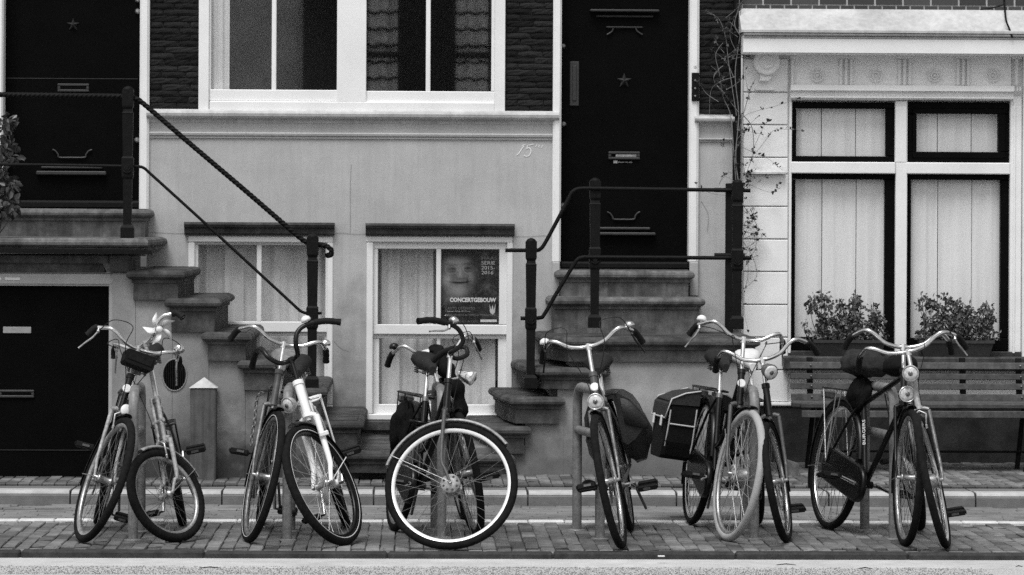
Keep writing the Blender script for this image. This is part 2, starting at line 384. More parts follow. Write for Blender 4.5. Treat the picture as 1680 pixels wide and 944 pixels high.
# ------------------------------------------------------------------ the main house
FA = 24.8
house = thing('town_house', 'plastered town house with dark brick piers, white windows and two black front doors', 'house', (0, FA, .08))
def wall_holes(parent, name, m, X0, Y0, X1, Y1, holes, Y=FA, d=.30):
    """pixel rectangle of wall at Y with openings that have reveals"""
    def c(px, py): q = W(px, py, Y); return q.x, q.z
    def rc(r): return (W(r[0], (r[1] + r[3]) / 2, Y).x, W((r[0] + r[2]) / 2, r[3], Y).z, W(r[2], (r[1] + r[3]) / 2, Y).x, W((r[0] + r[2]) / 2, r[1], Y).z)
    hs = [rc(h) for h in holes]; R = rc((X0, Y0, X1, Y1))
    xs = sorted(set([R[0], R[2]] + [v for h in hs for v in (h[0], h[2]) if R[0] < v < R[2]])); zs = sorted(set([R[1], R[3]] + [v for h in hs for v in (h[1], h[3]) if R[1] < v < R[3]]))
    b = MB()
    for i in range(len(xs) - 1):
        for j in range(len(zs) - 1):
            mx, mz = (xs[i] + xs[i + 1]) / 2, (zs[j] + zs[j + 1]) / 2
            if any(h[0] < mx < h[2] and h[1] < mz < h[3] for h in hs): continue
            b.quad((xs[i], Y, zs[j]), (xs[i + 1], Y, zs[j]), (xs[i + 1], Y, zs[j + 1]), (xs[i], Y, zs[j + 1]))
    for x0, z0, x1, z1 in hs:
        z0, z1 = max(z0, R[1]), min(z1, R[3])
        b.quad((x0, Y, z0), (x0, Y, z1), (x0, Y + d, z1), (x0, Y + d, z0)); b.quad((x1, Y, z0), (x1, Y + d, z0), (x1, Y + d, z1), (x1, Y, z1))
        if z1 < R[3] - 1e-4: b.quad((x0, Y, z1), (x1, Y, z1), (x1, Y + d, z1), (x0, Y + d, z1))
        if z0 > R[1] + 1e-4: b.quad((x0, Y, z0), (x0, Y + d, z0), (x1, Y + d, z0), (x1, Y, z0))
    return b.build(name, m, parent)
wall_holes(house, 'plaster_wall', 'plaster', 240, 185, 1216, 800, [(309, 388, 545, 676), (602, 388, 841, 692), (909, 150, 1145, 540)])
wall_holes(house, 'brick_backing', 'dark_mortar', -160, -70, 1216, 185, [(3, -60, 243, 200), (330, -60, 826, 200), (909, -60, 1145, 200)], Y=FA + .012)
wall_holes(house, 'lower_left_wall', 'plaster', -160, 185, 240, 420, [(3, 150, 239.5, 345)], Y=FA + .004)
# rough dark bricks of the three piers
dm = []
for i in range(6):
    r = random.Random(i); b = MB(); n = 5; l, hh = 1., 1.
    vs = []; fs = []
    for k in range(n + 1):
        for q, (yy, zz) in enumerate(((.03, -.52), (.001, -.47), (-.003, -.15), (-.002, .2), (.001, .47), (.03, .52))):
            vs.append((-.5 + k / n + (r.uniform(-.02, .02) if 0 < k < n else 0), yy + (r.uniform(-.004, .003) if 0 < q < 5 else 0) + (.006 if k in (0, n) and 0 < q < 5 else 0), zz + r.uniform(-.04, .04)))
    for k in range(n):
        for q in range(5): a = k * 6 + q; fs.append((a, a + 6, a + 7, a + 1))
    fs += [tuple(range(6)), tuple(n * 6 + q for q in range(5, -1, -1))]
    me = bpy.data.meshes.new('rough_brick'); me.from_pydata(vs, [], fs); me.materials.append(MATS['dark_brick']); me.update(); dm.append(me)
def bricks(parent, x0, x1, z0, z1, Y, course, L, meshes, bed=.006, ragged=True):
    o = OFF.get(parent.name, (0, 0, 0)); n = int(round((z1 - z0) / course)); course = (z1 - z0) / n
    for i in range(n):
        x = x0; k = 0; first = L * (.5 if i % 2 else 1.) * random.uniform(.85, 1.1) if ragged else L * (.5 if i % 2 else 1)
        while x < x1 - 1e-4:
            l = first if k == 0 else L * (random.uniform(.85, 1.1) if ragged else 1.); k += 1
            if x1 - (x + l) < L * .3: l = x1 - x
            ob = bpy.data.objects.new('brick', random.choice(meshes)); sc.collection.objects.link(ob); ob.parent = parent
            ob.location = (x + l / 2 - o[0], Y - o[1], z0 + (i + .5) * course - o[2]); ob.scale = (l - bed, 1, course - bed * .75); x += l
def pier(px0, px1, py0, py1):
    A = W(px0, (py0 + py1) / 2, FA); B = W(px1, (py0 + py1) / 2, FA); zt = W((px0 + px1) / 2, py0, FA).z; zb = W((px0 + px1) / 2, py1, FA).z
    b = MB(); b.box((A.x, FA + .008, zb), (B.x, FA + .011, zt)); p = b.build('brick_pier', 'dark_mortar', house); bricks(p, A.x, B.x, zb, zt, FA - .004, .0425, .19, dm)
random.seed(11); pier(246, 327, -46, 179); pier(830, 908, -46, 184); pier(1147, 1203, -46, 189)
# string course, second moulding, lintels
def moulding(name, px0, px1, py0, py1, Y, prof, m, parent, ends=.0):
    """prof: (height fraction from the bottom, projection)"""
    A = W(px0, (py0 + py1) / 2, Y); B = W(px1, (py0 + py1) / 2, Y); zt = W((px0 + px1) / 2, py0, Y).z; zb = W((px0 + px1) / 2, py1, Y).z
    b = MB(); pr = [(Y + .02, zb)] + [(Y - p, zb + (zt - zb) * f) for f, p in prof] + [(Y + .02, zt)]
    b.rings([[(x, y, z) for y, z in pr] for x in (A.x, B.x)], smooth=False); return b.build(name, m, parent)
LEDGE = [(0, .004), (.12, .008), (.2, .012), (.3, .03), (.36, .05), (.5, .062), (.7, .066), (.86, .058), (1., .03)]
moulding('string_course', 241, 917, 181, 203, FA, LEDGE, 'ledge_stone', house); moulding('string_course', 1139, 1204, 190, 207, FA, LEDGE, 'ledge_stone', house)
MO2 = [(0, .0), (.1, .012), (.35, .008), (.5, .022), (.8, .026), (1, .012)]
moulding('lower_moulding', 243, 906, 218, 229, FA, MO2, 'plaster', house); moulding('lower_moulding', 1146, 1203, 227, 234, FA, MO2, 'plaster', house)
LIN = [(0, .03), (.15, .05), (.5, .055), (.62, .075), (.82, .085), (1, .08)]
moulding('lintel', 303, 549, 365, 386, FA, LIN, 'stone', house); moulding('lintel', 600, 844, 367, 387, FA, LIN, 'stone', house)
# house number painted on the plaster
q = W(846, 254.5, FA); g = MB()
def stroke(pts, wd):
    P = [Vector(W(*p, FA - .003)) for p in pts]; P = spl(P, 4); L_ = []; R_ = []
    for i, p in enumerate(P):
        t = (P[min(i + 1, len(P) - 1)] - P[max(i - 1, 0)]).normalized(); n = Vector((-t.z, 0, t.x)); L_.append(p + n * wd); R_.append(p - n * wd)
    g.add([tuple(v) for v in L_ + R_], [(i, i + 1, len(P) + i + 1, len(P) + i) for i in range(len(P) - 1)])
stroke([(847.5, 254.5), (850.5, 252.5), (855, 246), (859.5, 239.5)], .0032); stroke([(856.5, 239.2), (859, 238.3), (862, 237.4)], .0026)
stroke([(866, 238.5), (870, 238), (875.5, 236.6)], .0028); stroke([(866, 238.5), (864.5, 242), (863, 245)], .0026); stroke([(863, 245), (867, 242.5), (870.6, 245), (870.8, 250), (868, 255), (863.5, 256.8), (859.5, 254.6)], .0032)
stroke([(878.4, 241.6), (879.8, 239.5), (880.6, 237.4)], .0022); stroke([(883, 238.4), (885, 238.6), (883.6, 241.2), (885.4, 241.9)], .0022); stroke([(888.6, 242.6), (889.4, 240.5), (890.4, 238.2)], .0026)
g.build('house_number', 'white_paint', house)
for pts in ([(548, 383), (562, 382.5), (575, 384), (590, 384.5), (601, 384)], [(243, 381), (262, 382), (284, 383), (303, 383)], [(574, 384), (575, 350), (574.5, 310), (576, 270)], [(843, 388), (868, 388.5), (890, 387), (905, 388)], [(548, 560), (560, 572), (572, 576)], [(1150, 330), (1162, 352), (1160, 380)]):
    g = MB(); stroke([(x_ + random.uniform(-.5, .5), y_) for x_, y_ in pts], .0013); g.build('hairline_crack', 'crack', house)
# ------------------------------------------------------------------ windows of the main house
def frame_rect(b, o, i, Y, d, bev=.003):
    """ring of four bars between outer and inner pixel rectangles"""
    b.pbox(o[0], o[1], o[2], i[1], Y, d, bev); b.pbox(o[0], i[3], o[2], o[3], Y, d, bev); b.pbox(o[0], i[1], i[0], i[3], Y + .0012, d, bev); b.pbox(i[2], i[1], o[2], i[3], Y + .0012, d, bev)
def pane(px, Y, gm, parent):
    b = MB(); A = W(px[0] - 1, (px[1] + px[3]) / 2, Y); B = W(px[2] + 1, (px[1] + px[3]) / 2, Y); zt = W((px[0] + px[2]) / 2, px[1] - 1, Y).z; zb = W((px[0] + px[2]) / 2, px[3] + 1, Y).z
    b.quad((A.x, Y, zb), (B.x, Y, zb), (B.x, Y, zt), (A.x, Y, zt)); return b.build('pane', gm, parent)
def drape(px0, px1, py0, py1, Y, folds, amp, m, parent, taper=0., seed=0, name='curtain'):
    r = random.Random(seed); n = max(24, int((px1 - px0) / 1.2)); b = MB(); zt = W((px0 + px1) / 2, py0, Y).z; zb = W((px0 + px1) / 2, py1, Y).z; A = W(px0, py1, Y).x; B = W(px1, py1, Y).x
    ph = [r.uniform(0, 6.28) for _ in range(4)]; fr = [folds * r.uniform(.85, 1.15), folds * 1.7, folds * .45]
    def off(t, k): return amp * (.55 * abs(math.sin(math.pi * fr[0] * t + ph[0] + .12 * k)) ** .7 + .10 * math.sin(6.28 * fr[1] * t + ph[1]) + .3 * math.sin(6.28 * fr[2] * t + ph[2] + .3 * k))
    R = []
    for k in range(9):
        u = k / 8; R.append([(A + (B - A) * t + (taper * (u) * (t) if taper else 0), Y + off(t, u * 2), zb + (zt - zb) * u) for t in [i / n for i in range(n + 1)]])
    vs = [q for r_ in R for q in r_]; fs = [(k * (n + 1) + i, k * (n + 1) + i + 1, (k + 1) * (n + 1) + i + 1, (k + 1) * (n + 1) + i) for k in range(8) for i in range(n)]
    b.add(vs, fs, True); return b.build(name, m, parent)
def room(px, Y, d, m, parent):
    A = W(px[0], (px[1] + px[3]) / 2, Y); B = W(px[2], (px[1] + px[3]) / 2, Y); zt = W((px[0] + px[2]) / 2, px[1], Y).z; zb = W((px[0] + px[2]) / 2, px[3], Y).z; b = MB(); x0, x1, y1 = A.x, B.x, Y + d
    b.quad((x0, y1, zb), (x1, y1, zb), (x1, y1, zt), (x0, y1, zt)); b.quad((x0, Y, zb), (x0, y1, zb), (x0, y1, zt), (x0, Y, zt)); b.quad((x1, Y, zb), (x1, Y, zt), (x1, y1, zt), (x1, y1, zb)); b.quad((x0, Y, zt), (x0, y1, zt), (x1, y1, zt), (x1, Y, zt)); b.quad((x0, Y, zb), (x1, Y, zb), (x1, y1, zb), (x0, y1, zb))
    return b.build('room', m, parent)
T = -62
b = MB(); b.pbox(326, T, 343, 183, FA - .03, .16); b.pbox(553, T, 601, 168, FA - .03, .16); b.pbox(812, T, 829, 185, FA - .03, .16); b.pbox(343.5, 167, 811.5, 184.5, FA - .032, .2, .006)
win = b.build('window', 'white_paint', house)
for s, (g0, g1, gb, mu) in enumerate(((346.5, 553, 147.5, (446, 453.5)), (602, 806.5, 150, (699, 706.5)))):
    b = MB(); b.pbox(343 if s == 0 else 592, gb, 563 if s == 0 else 812, gb + 18.5, FA - .012, .06, .004)
    if s == 0: b.pbox(343, T, 346.5, gb, FA - .008, .06)
    else: b.pbox(806.5, T, 812, gb, FA - .008, .06)
    b.pbox(mu[0], T, mu[1], gb, FA - .004, .05, .004); b.build('sash', 'white_paint', win)
    pane((g0, T, g1, gb), FA + .022, 'window_glass' if s else 'left_glass', win)
room((340, T, 600, 170), FA + .07, 1.6, 'room_grey', win); room((600.5, T, 814, 170), FA + .07, 1.6, 'room_dark', win)
drape(344, 376, T, 150, FA + .045, 2.2, .03, 'pale_curtain', win, seed=3)
b = MB(); p = W(478, 143, FA + .09); b.box((p.x - .045, p.y, p.z - .006), (p.x + .05, p.y + .03, p.z + .006), .003); b.lathe([(.012, 0), (.013, .02), (.008, .045)], (p.x + .042, p.y + .015, p.z), (0, 0, 1), 8); b.build('window_catch', 'iron', win)
b = MB(); b.pbox(495, T, 600, 170, FA + .5, .05); b.build('inner_door', 'room_dark', win)
# basement windows
for k, (o, gx, gt, mr, gb, mu, sill) in enumerate((((308, 388, 546, 674), (325, 534), 402, (528, 545), 656, (421, 429), 684), ((601, 388, 841, 690), (620, 819), 409, (533, 549), 664, (715.5, 723.5), 700))):
    b = MB(); frame_rect(b, o, (o[0] + 11, o[1] + 10, o[2] - 10, o[3] - 10), FA - .012, .1, .006); wn = b.build('window', 'white_paint', house)
    b = MB(); frame_rect(b, (o[0] + 11, o[1] + 9, o[2] - 9, mr[1]), (gx[0], gt, gx[1], mr[0]), FA + .02, .05, .004); b.pbox(mu[0], gt, mu[1], mr[0], FA + .022, .04, .004); b.build('sash', 'white_paint', wn)
    b = MB(); frame_rect(b, (o[0] + 11, mr[1] - 1, o[2] - 9, o[3] - 9), (gx[0] + 2, mr[1] + (6 if k == 0 else 7), gx[1] - 2, gb), FA + .045, .05, .004); b.pbox(mu[0] + 1, mr[1] + 6, mu[1] - 1, gb if k == 0 else 590, FA + .047, .04, .004); b.build('sash', 'white_paint', wn)
    pane((gx[0], gt, mu[0], mr[0]), FA + .05, 'thin_glass', wn); pane((mu[1], gt, gx[1], mr[0]), FA + .05, 'thin_glass', wn); pane((gx[0], mr[1], gx[1], gb), FA + .075, 'thin_glass', wn)
    room((o[0] + 5, o[1] + 5, o[2] - 5, o[3] - 5), FA + .09, .9, 'room_dark', wn)
    if k == 0: drape(318, 540, 392, 666, FA + .13, 7, .06, 'curtain', wn, seed=5)
    else: drape(612, 722, 392, 684, FA + .13, 4.5, .06, 'curtain', wn, seed=8); drape(718, 812, 540, 684, FA + .13, 3.6, .06, 'curtain', wn, seed=9)
    b = MB(); b.pbox(o[0] - 8, o[3] + 1, o[2] + 8, sill + 8, FA - .05, .25, .008); b.build('window_sill', 'stone', wn)
# concert poster inside the right-hand basement window
PY = FA + .062
b = MB(); b.pbox(722.5, 407, 820.5, 534, PY, .002, 0); poster = tag(b.build('poster', 'poster_ink'), 'dark concert poster with a smiling bespectacled face taped inside the basement window', 'poster')
def blob(name, cx, cy, rx, ry, m, k, n=28, a0=0, a1=6.2832, sq=None):
    b = MB(); b.add([tuple(W(cx + rx * math.cos(a0 + (a1 - a0) * i / n), cy - ry * math.sin(a0 + (a1 - a0) * i / n), PY - .0004 * k)) for i in range(n)], [tuple(range(n))]); return b.build(name, m, poster)
def pline(name, pts, wd, m, k):
    b = MB(); P = spl([Vector(W(*p, PY - .0004 * k)) for p in pts], 4); L_, R_ = [], []
    for i, p in enumerate(P):
        t = (P[min(i + 1, len(P) - 1)] - P[max(i - 1, 0)]).normalized(); n = Vector((-t.z, 0, t.x)); L_.append(tuple(p + n * wd)); R_.append(tuple(p - n * wd))
    b.add(L_ + R_, [(i, i + 1, len(P) + i + 1, len(P) + i) for i in range(len(P) - 1)]); return b.build(name, m, poster)
mat('print_tone', .10, .6, 0., 6, spec=.15, tone=True)
def ga(x, y, cx, cy, sx, sy): return math.exp(-.5 * (((x - cx) / sx) ** 2 + ((y - cy) / sy) ** 2))
rg = random.Random(5); grid = [[rg.random() for _ in range(40)] for _ in range(40)]
def vn(x, y, k):
    x /= k; y /= k; i, j = int(x) % 39, int(y) % 39; fx_, fy_ = x % 1, y % 1; return (grid[i][j] * (1 - fx_) + grid[i + 1][j] * fx_) * (1 - fy_) + (grid[i][j + 1] * (1 - fx_) + grid[i + 1][j + 1] * fx_) * fy_
def ink(x, y):
    m = 1 / (1 + math.exp((((x - 750) / 30.) ** 2 + ((y - 453) / (38. if y > 453 else 37.)) ** 2 - 1) * 6.)); v = .012 + .05 * vn(x, y, 5) ** 2 * (1 if x > 770 else .4) + .06 * max(0, vn(x + 9, y, 3.5) - .55) * (1 if 772 < x < 816 and 440 < y < 486 else 0) * 3
    f = .13 + .20 * ga(x, y, 748, 430, 15, 7) + .22 * ga(x, y, 734, 459, 7, 7) + .15 * ga(x, y, 770, 456, 6, 6) + .20 * ga(x, y, 752, 477, 11, 7) + .18 * ga(x, y, 755, 449, 3.5, 8) - .06 * ga(x, y, 772, 470, 9, 14)
    f -= .17 * ga(x, y, 741, 434.5 + .03 * (x - 741), 7, 1.5) + .17 * ga(x, y, 768, 433.5, 7, 1.5) + .15 * ga(x, y, 742.5, 441, 4., 1.5) + .15 * ga(x, y, 767.5, 440, 4., 1.5) + .05 * ga(x, y, 742, 446, 6, 1.2) + .05 * ga(x, y, 768, 445, 6, 1.2) + .06 * ga(x, y, 739, 459, 1.3, 6) + .07 * ga(x, y, 767, 460, 1.3, 6) + .10 * ga(x, y, 757, 457.5, 6, 1.6) + .22 * ga(x, y, 752, 464.2 - .012 * (x - 752) ** 2 * .6, 11, 1.2) + .06 * ga(x, y, 743, 456, 2, 6) + .06 * ga(x, y, 767, 458, 2, 6)
    for cx, cy in ((740.5, 442), (769, 441)):
        d = math.hypot((x - cx) / 9.5, (y - cy) / 8.); f += .15 * math.exp(-((d - 1) / .06) ** 2)
    f *= .85 + .3 * vn(x * 2, y * 2, 2.5); h = min(1, 1.3 * ga(x, y, 752, 413, 30, 7) + .8 * ga(x, y, 781, 430, 5, 14)); f = f * (1 - h) + (.02 + .05 * vn(x * 3, y, 3)) * h
    v = v * (1 - m) + max(.012, f) * m; c = ga(x, y, 736, 490, 12, 7); return v + .10 * c * (1 - m)
b = MB(); N1, N2 = 98, 127; V_ = [tuple(W(722.5 + i, 407 + j, PY - .0006)) for j in range(N2 + 1) for i in range(N1 + 1)]
b.v = V_
for j in range(N2):
    for i in range(N1):
        b.f.append((j * (N1 + 1) + i, (j + 1) * (N1 + 1) + i, (j + 1) * (N1 + 1) + i + 1, j * (N1 + 1) + i + 1)); b.sm.append(False); b.tone.append(ink(723 + i, 407.5 + j) / .10 - 1)
b.build('printed_portrait', 'print_tone', poster)
b = MB(); b.add([tuple(W(x_, y_, PY - .001)) for x_, y_ in ((803, 499), (806, 509), (808, 500), (810, 509), (813, 498.5), (812, 513), (808, 517), (804, 513))], [tuple(range(8))]); b.build('printed_emblem', 'poster_light', poster)
def ptext(s_, px, py, hpx, wpx, m='poster_light', nm='lettering', bold=0.):
    p = W(px, py, PY - .0012); text(nm, s_, p.x, p.z, p.y, hpx * FA / F, m, poster, width=wpx * FA / F, bold=bold)
ptext('DE', 790, 419.5, 4.6, 9, 'poster_mid'); ptext('HAAS', 789.5, 426.4, 5.6, 25, 'poster_skin'); ptext('SERIE', 789.5, 434.4, 5.8, 22); ptext('2015-', 789.5, 442.3, 5.8, 22); ptext('2016', 789.5, 450.2, 5.8, 19.5)
ptext('CONCERTGEBOUW', 738, 495.3, 6.6, 76, 'poster_white', bold=.0016)
ptext('CANTO OSTINATO', 730, 508.3, 4.6, 49, 'poster_skin'); ptext('7 februari 2016, 20.15 uur', 730, 511.8, 2., 42); ptext('POLO DE HAAS & TOMOKO MUKAIYAMA', 731, 518.4, 3.2, 82, 'poster_skin'); ptext('KAARTEN', 752, 529, 3, 32, 'poster_mid')
b = MB(); b.pbox(788, 524.5, 815, 528.6, PY - .001, .0003, 0); b.build('printed_strip', 'poster_light', poster)
# ------------------------------------------------------------------ front doors
def door_unit(px0, px1, pyb, jl, jr, seed, kind):
    D = FA + .11
    b = MB(); b.pbox(px0, T, px1, pyb, D, .06); dr = b.build('front_door', 'black_door', house)
    b = MB(); b.pbox(jl[0], T, jl[1], jl[2], FA - .03, .16, .008); b.pbox(jl[0] + 3, T, jl[1] - 2, jl[2] - 1, FA - .038, .02, .004); b.pbox(jr[0], T, jr[1], jr[2], FA - .03, .16, .008); b.pbox(jr[0] + 2, T, jr[1] - 3, jr[2] - 1, FA - .038, .02, .004); b.build('door_frame', 'white_paint', house)
    return dr, D
dl, DL = door_unit(4, 231, 331, (-14, 5, 345), (229, 245, 346), 1, 0)
dr_, DR = door_unit(919, 1134, 431, (907, 921, 431), (1131, 1147, 431), 2, 1)
def star(px, py, r, D, parent):
    b = MB(); c = W(px, py, D); P = []
    for i in range(10):
        t = math.pi / 2 + i * math.pi / 5; q = (r if i % 2 == 0 else r * .40) * FA / F; P.append((c.x + q * math.cos(t), D - .003, c.z + q * math.sin(t)))
    b.add(P + [(c.x, D - .03, c.z)], [(i, (i + 1) % 10, 10) for i in range(10)]); b.build('star_ornament', 'door_relief', parent)
def slot(px0, py0, px1, py1, D, parent, bright=False):
    b = MB(); frame_rect(b, (px0, py0, px1, py1), (px0 + 5, py0 + 4, px1 - 5, py1 - 4), D - .014, .014, .004); s_ = b.build('letter_slot', 'door_relief', parent)
    b = MB(); b.pbox(px0 + (12 if bright else 5.5), py0 + 4.2, px1 - 5.5, py1 - 4.2, D - .008, .006, .002); b.build('flap', 'alloy' if bright else 'black_frame', s_)
def bars(parent, D, L_, name='panel_moulding'):
    for x0, y0, x1, y1, d in L_: b = MB(); b.pbox(x0, y0, x1, y1, D - d, d + .004, .006); b.build(name, 'door_relief', parent)
def curl(parent, D, pts, r=.006): b = MB(); b.tube(spl([W(x_, y_, D - .012) for x_, y_ in pts], 4), r, 6); b.build('carved_curl', 'door_relief', parent)
star(120, 41, 11, DL, dl); slot(94, 137.5, 146, 151, DL, dl); bars(dl, DL, [(67, 273, 168, 277, .03), (59, 281, 174, 287.5, .045)]); curl(dl, DL, [(86, 245.5), (91, 248), (95.5, 254), (97, 258.5), (118, 258.8), (139, 258.5), (141, 254), (145, 248.5), (151, 246)])
star(1024, 133, 13, DR, dr_); slot(998, 249, 1050, 262, DR, dr_, True)
bars(dr_, DR, [(968, 15.5, 1082, 19.5, .06), (978, 25.5, 1072, 28.5, .035), (994, 43.5, 1055, 46.5, .02), (983, 373, 1067, 377.5, .03), (983, 381.5, 1076, 386.5, .045)])
for pts in ([(1006, 46.5), (1004, 52), (996, 57)], [(1043, 46.5), (1046, 52), (1054, 57)], [(996, 348), (1001, 350.5), (1005.5, 357), (1007, 360), (1023, 360.4), (1040, 360), (1042, 355), (1046, 350), (1050, 348)]): curl(dr_, DR, pts)
b = MB(); p = W(1008, 268, DR - .004); b.pbox(1006.5, 263.5, 1013, 268, DR - .003, .002, 0); b.build('sticker', 'label_plate', dr_)
text('lettering', 'please no ads', W(1014, 267.2, DR).x, W(1014, 267.2, DR).z, DR - .004, .010, 'label_plate', dr_, width=.095)
b = MB(); b.pbox(935, 101, 950, 174, DR - .012, .013, .004); b.pbox(939, 108, 946, 166, DR - .02, .012, .004); b.build('push_plate', 'door_relief', dr_)
for px, py in ((924, 76), (925, 204), (923, 337)): b = MB(); b.lathe([(.017, 0), (.016, .02), (.008, .026)], W(px, py, DR), (0, -1, 0), 12); b.build('door_knob', 'steel', dr_)
for px, py in ((226, 19), (226, 0), (225, 230)): b = MB(); b.lathe([(.019, 0), (.018, .02), (.008, .03)], W(px, py, DL), (0, -1, 0), 12); b.build('door_knob', 'alloy', dl)
b = MB(); b.pbox(10, 128.6, 226, 129.6, DL - .002, .003, 0); b.build('door_seam', 'door_relief', dl)
b = MB(); b.pbox(1135, 119.5, 1147, 166, FA - .055, .03, .003); bp = b.build('bell_plate', 'iron', house)
for py in (132.5, 145.5, 158): b = MB(); b.lathe([(.0085, 0), (.008, .008), (.003, .011)], W(1140.5, py, FA - .055), (0, -1, 0), 10); b.build('bell_button', 'steel', bp)
p = W(1137.5, 112.5, FA - .0395); text('house_number', '15', p.x, p.z, p.y, .018, 'iron', house, width=.017)
p = W(1208.5, 100, FA); b = MB(); q = W(1209, 500, FA); b.tube([(p.x, FA - .035, W(0, -62, FA).z), (p.x, FA - .035, 1.0)], .028, 12); tag(b.build('downpipe', 'iron'), 'black rainwater downpipe in the gap between the two houses', 'downpipe')
# ------------------------------------------------------------------ the right-hand house with the shop-like ground floor
RH = thing('corner_house', 'white ground floor with ornate frieze and black-framed windows beside the dark brick pier', 'house', (2.6, FA, .08))
T = -70
wall_holes(RH, 'wall', 'white_wall', 1217, 18, 1840, 800, [(1298, 165, 1469, 577), (1488, 165, 1657, 577), (1700, 165, 1838, 577)], Y=FA + .004)
ys = [151.5, 205, 258.5, 285.5, 339, 392.5, 446, 500, 553.5, 607, 660]
tops = [96] + ys[:-1]
for t_, b_ in zip(tops, ys):
    b = MB(); b.pbox(1219.5, t_ + 1.1, 1292.5, b_ - .9, FA - .024, .03, .004); b.build('rusticated_block', 'white_wall', RH)
b = MB(); A = W(1222, 273, FA - .05); B = W(1289, 286, FA - .05)
b.rings([[(x, y, z) for y, z in ((FA - .02, B.z), (FA - .075, B.z), (FA - .075, B.z + .012), (FA - .02, A.z))] for x in (A.x, B.x)], smooth=False); b.build('band_moulding', 'ledge_stone', RH)
b = MB(); b.pbox(1294, 158, 1298.5, 580, FA - .02, .1); b.pbox(1469, 266.5, 1488, 580, FA - .02, .12, .005); b.pbox(1469, 166, 1488, 267, FA - .022, .12, .005); b.pbox(1298, 266, 1469.5, 285, FA - .03, .12, .006); b.pbox(1487.5, 267, 1657.5, 286, FA - .03, .12, .006); b.build('window_surround', 'white_paint', RH)
b = MB(); b.pbox(1657, 158, 1676, 582, FA - .025, .06, .006); b.pbox(1662, 166, 1666, 580, FA - .034, .02, .003); b.pbox(1678, 92, 1715, 660, FA - .05, .08, .008); b.build('pilaster', 'white_wall', RH)
for k, (o, gl) in enumerate((((1299, 168, 1468, 266), (1306.5, 178.5, 1453.5, 256.5)), ((1489.5, 168, 1657, 267), (1504, 187, 1638, 249.5)), ((1298.5, 285, 1468, 576), (1304.5, 294.5, 1451.5, 553.5)), ((1489.5, 286, 1656, 576), (1494.5, 295.5, 1641.5, 555)))):
    b = MB(); frame_rect(b, o, gl, FA + .02, .06, .006); wn = b.build('window', 'black_frame', RH)
    if k == 1: b = MB(); frame_rect(b, (1497, 178, 1650, 259), (1504, 187, 1638, 249.5), FA + .008, .03, .004); b.build('casement', 'black_frame', wn)
    pane(gl, FA + .045, 'thin_glass', wn)
    xs_ = ((1347.5, 1403.5), (1347.5, 1403.5), (1537.5, 1593), (1537.5, 1593))[k if k in (0,) else {1: 2, 2: 1, 3: 3}[k]]
    ed = [o[0] - 4] + list(xs_) + [o[2] + 4]
    for j in range(3): drape(ed[j] + .5, ed[j + 1] - .5, o[1] - 6, o[3] + 4, FA + .078, 2.4 if j != 1 else 1.6, .013, 'net_curtain', wn, seed=30 + 3 * k + j)
    room((o[0] - 3, o[1] - 3, o[2] + 3, o[3] + 3), FA + .12, .6, 'room_dark', wn)
b = MB(); b.pbox(1287, 586, 1840, 609, FA - .16, .3, .012); b.pbox(1297, 577, 1840, 587, FA - .03, .1, .005); b.build('window_sill', 'stone', RH)
b = MB(); b.pbox(1218, 668, 1840, 800, FA - .03, .05, .006); b.build('plinth', 'plinth_stone', RH)
b = MB(); b.pbox(1218, 661.5, 1840, 667.5, FA - .045, .05, .006); b.build('plinth_moulding', 'white_wall', RH)
# frieze
b = MB(); b.pbox(1297, 88, 1659, 141, FA - .02, .02, .002); fr = b.build('frieze', 'white_wall', RH)
for cx in (1340.6, 1436.8, 1532.8, 1628.2):
    b = MB(); c = W(cx, 124.5, FA - .02); k = FA / F
    b.lathe([(11.4 * k, 0), (11.4 * k, .018), (9.8 * k, .028), (8.6 * k, .016), (7.8 * k, .002), (6.4 * k, .003), (5.8 * k, .024), (4.6 * k, .028), (3.8 * k, .006), (2.8 * k, .006), (2.4 * k, .026), (.1 * k, .032)], c, (0, -1, 0), 24); b.build('rosette', 'white_wall', fr)
for x0, x1 in ((1297, 1304), (1375.5, 1401.5), (1471.5, 1497.5), (1568, 1593.5), (1661, 1676)):
    b = MB(); w_ = 3.4; n = max(1, int((x1 - x0) / 8))
    for i in range(n): xx = x0 + (x1 - x0) * (i + .5) / n; b.pbox(xx - w_ * .7, 96, xx + w_ * .7, 141, FA - .048, .03, .008)
    b.pbox(x0 - .6, 92, x1 + .6, 97, FA - .034, .02, .003); b.build('triglyph', 'white_wall', fr)
    b = MB(); m = max(2, int((x1 - x0) / 5))
    for i in range(m): p = W(x0 - .5 + (x1 - x0 + 1) * (i + .5) / m, 148, FA - .055); b.lathe([(.004, .022), (.0105, .004), (.0105, -.006), (.006, -.01)], p, (0, 0, 1), 8)
    b.build('guttae', 'white_wall', fr)
CM = [(0, .03), (.12, .05), (.2, .05), (.28, .035), (.45, .035), (.55, .05), (.62, .075), (1., .07)]
moulding('architrave', 1296, 1661, 141, 164.5, FA - .01, CM, 'white_wall', RH)
# console with a scroll
c = W(1257.5, 102.5, FA - .06); k = FA / F; b = MB(); b.lathe([(22 * k, 0), (22 * k, .07), (20 * k, .085), (16 * k, .075), (12.5 * k, .075), (11 * k, .09), (9 * k, .092), (8 * k, .08), (6 * k, .08), (4.5 * k, .092), (2.4 * k, .088), (1 * k, .08)], (c.x, FA - .02, c.z), (0, -1, 0), 32)
b.pbox(1247, 122, 1266, 131, FA - .07, .07, .006); b.pbox(1245.5, 130, 1263, 133.8, FA - .085, .08, .006); b.pbox(1239.5, 145.5, 1270.5, 148.8, FA - .05, .05, .005); b.build('console', 'white_wall', RH)
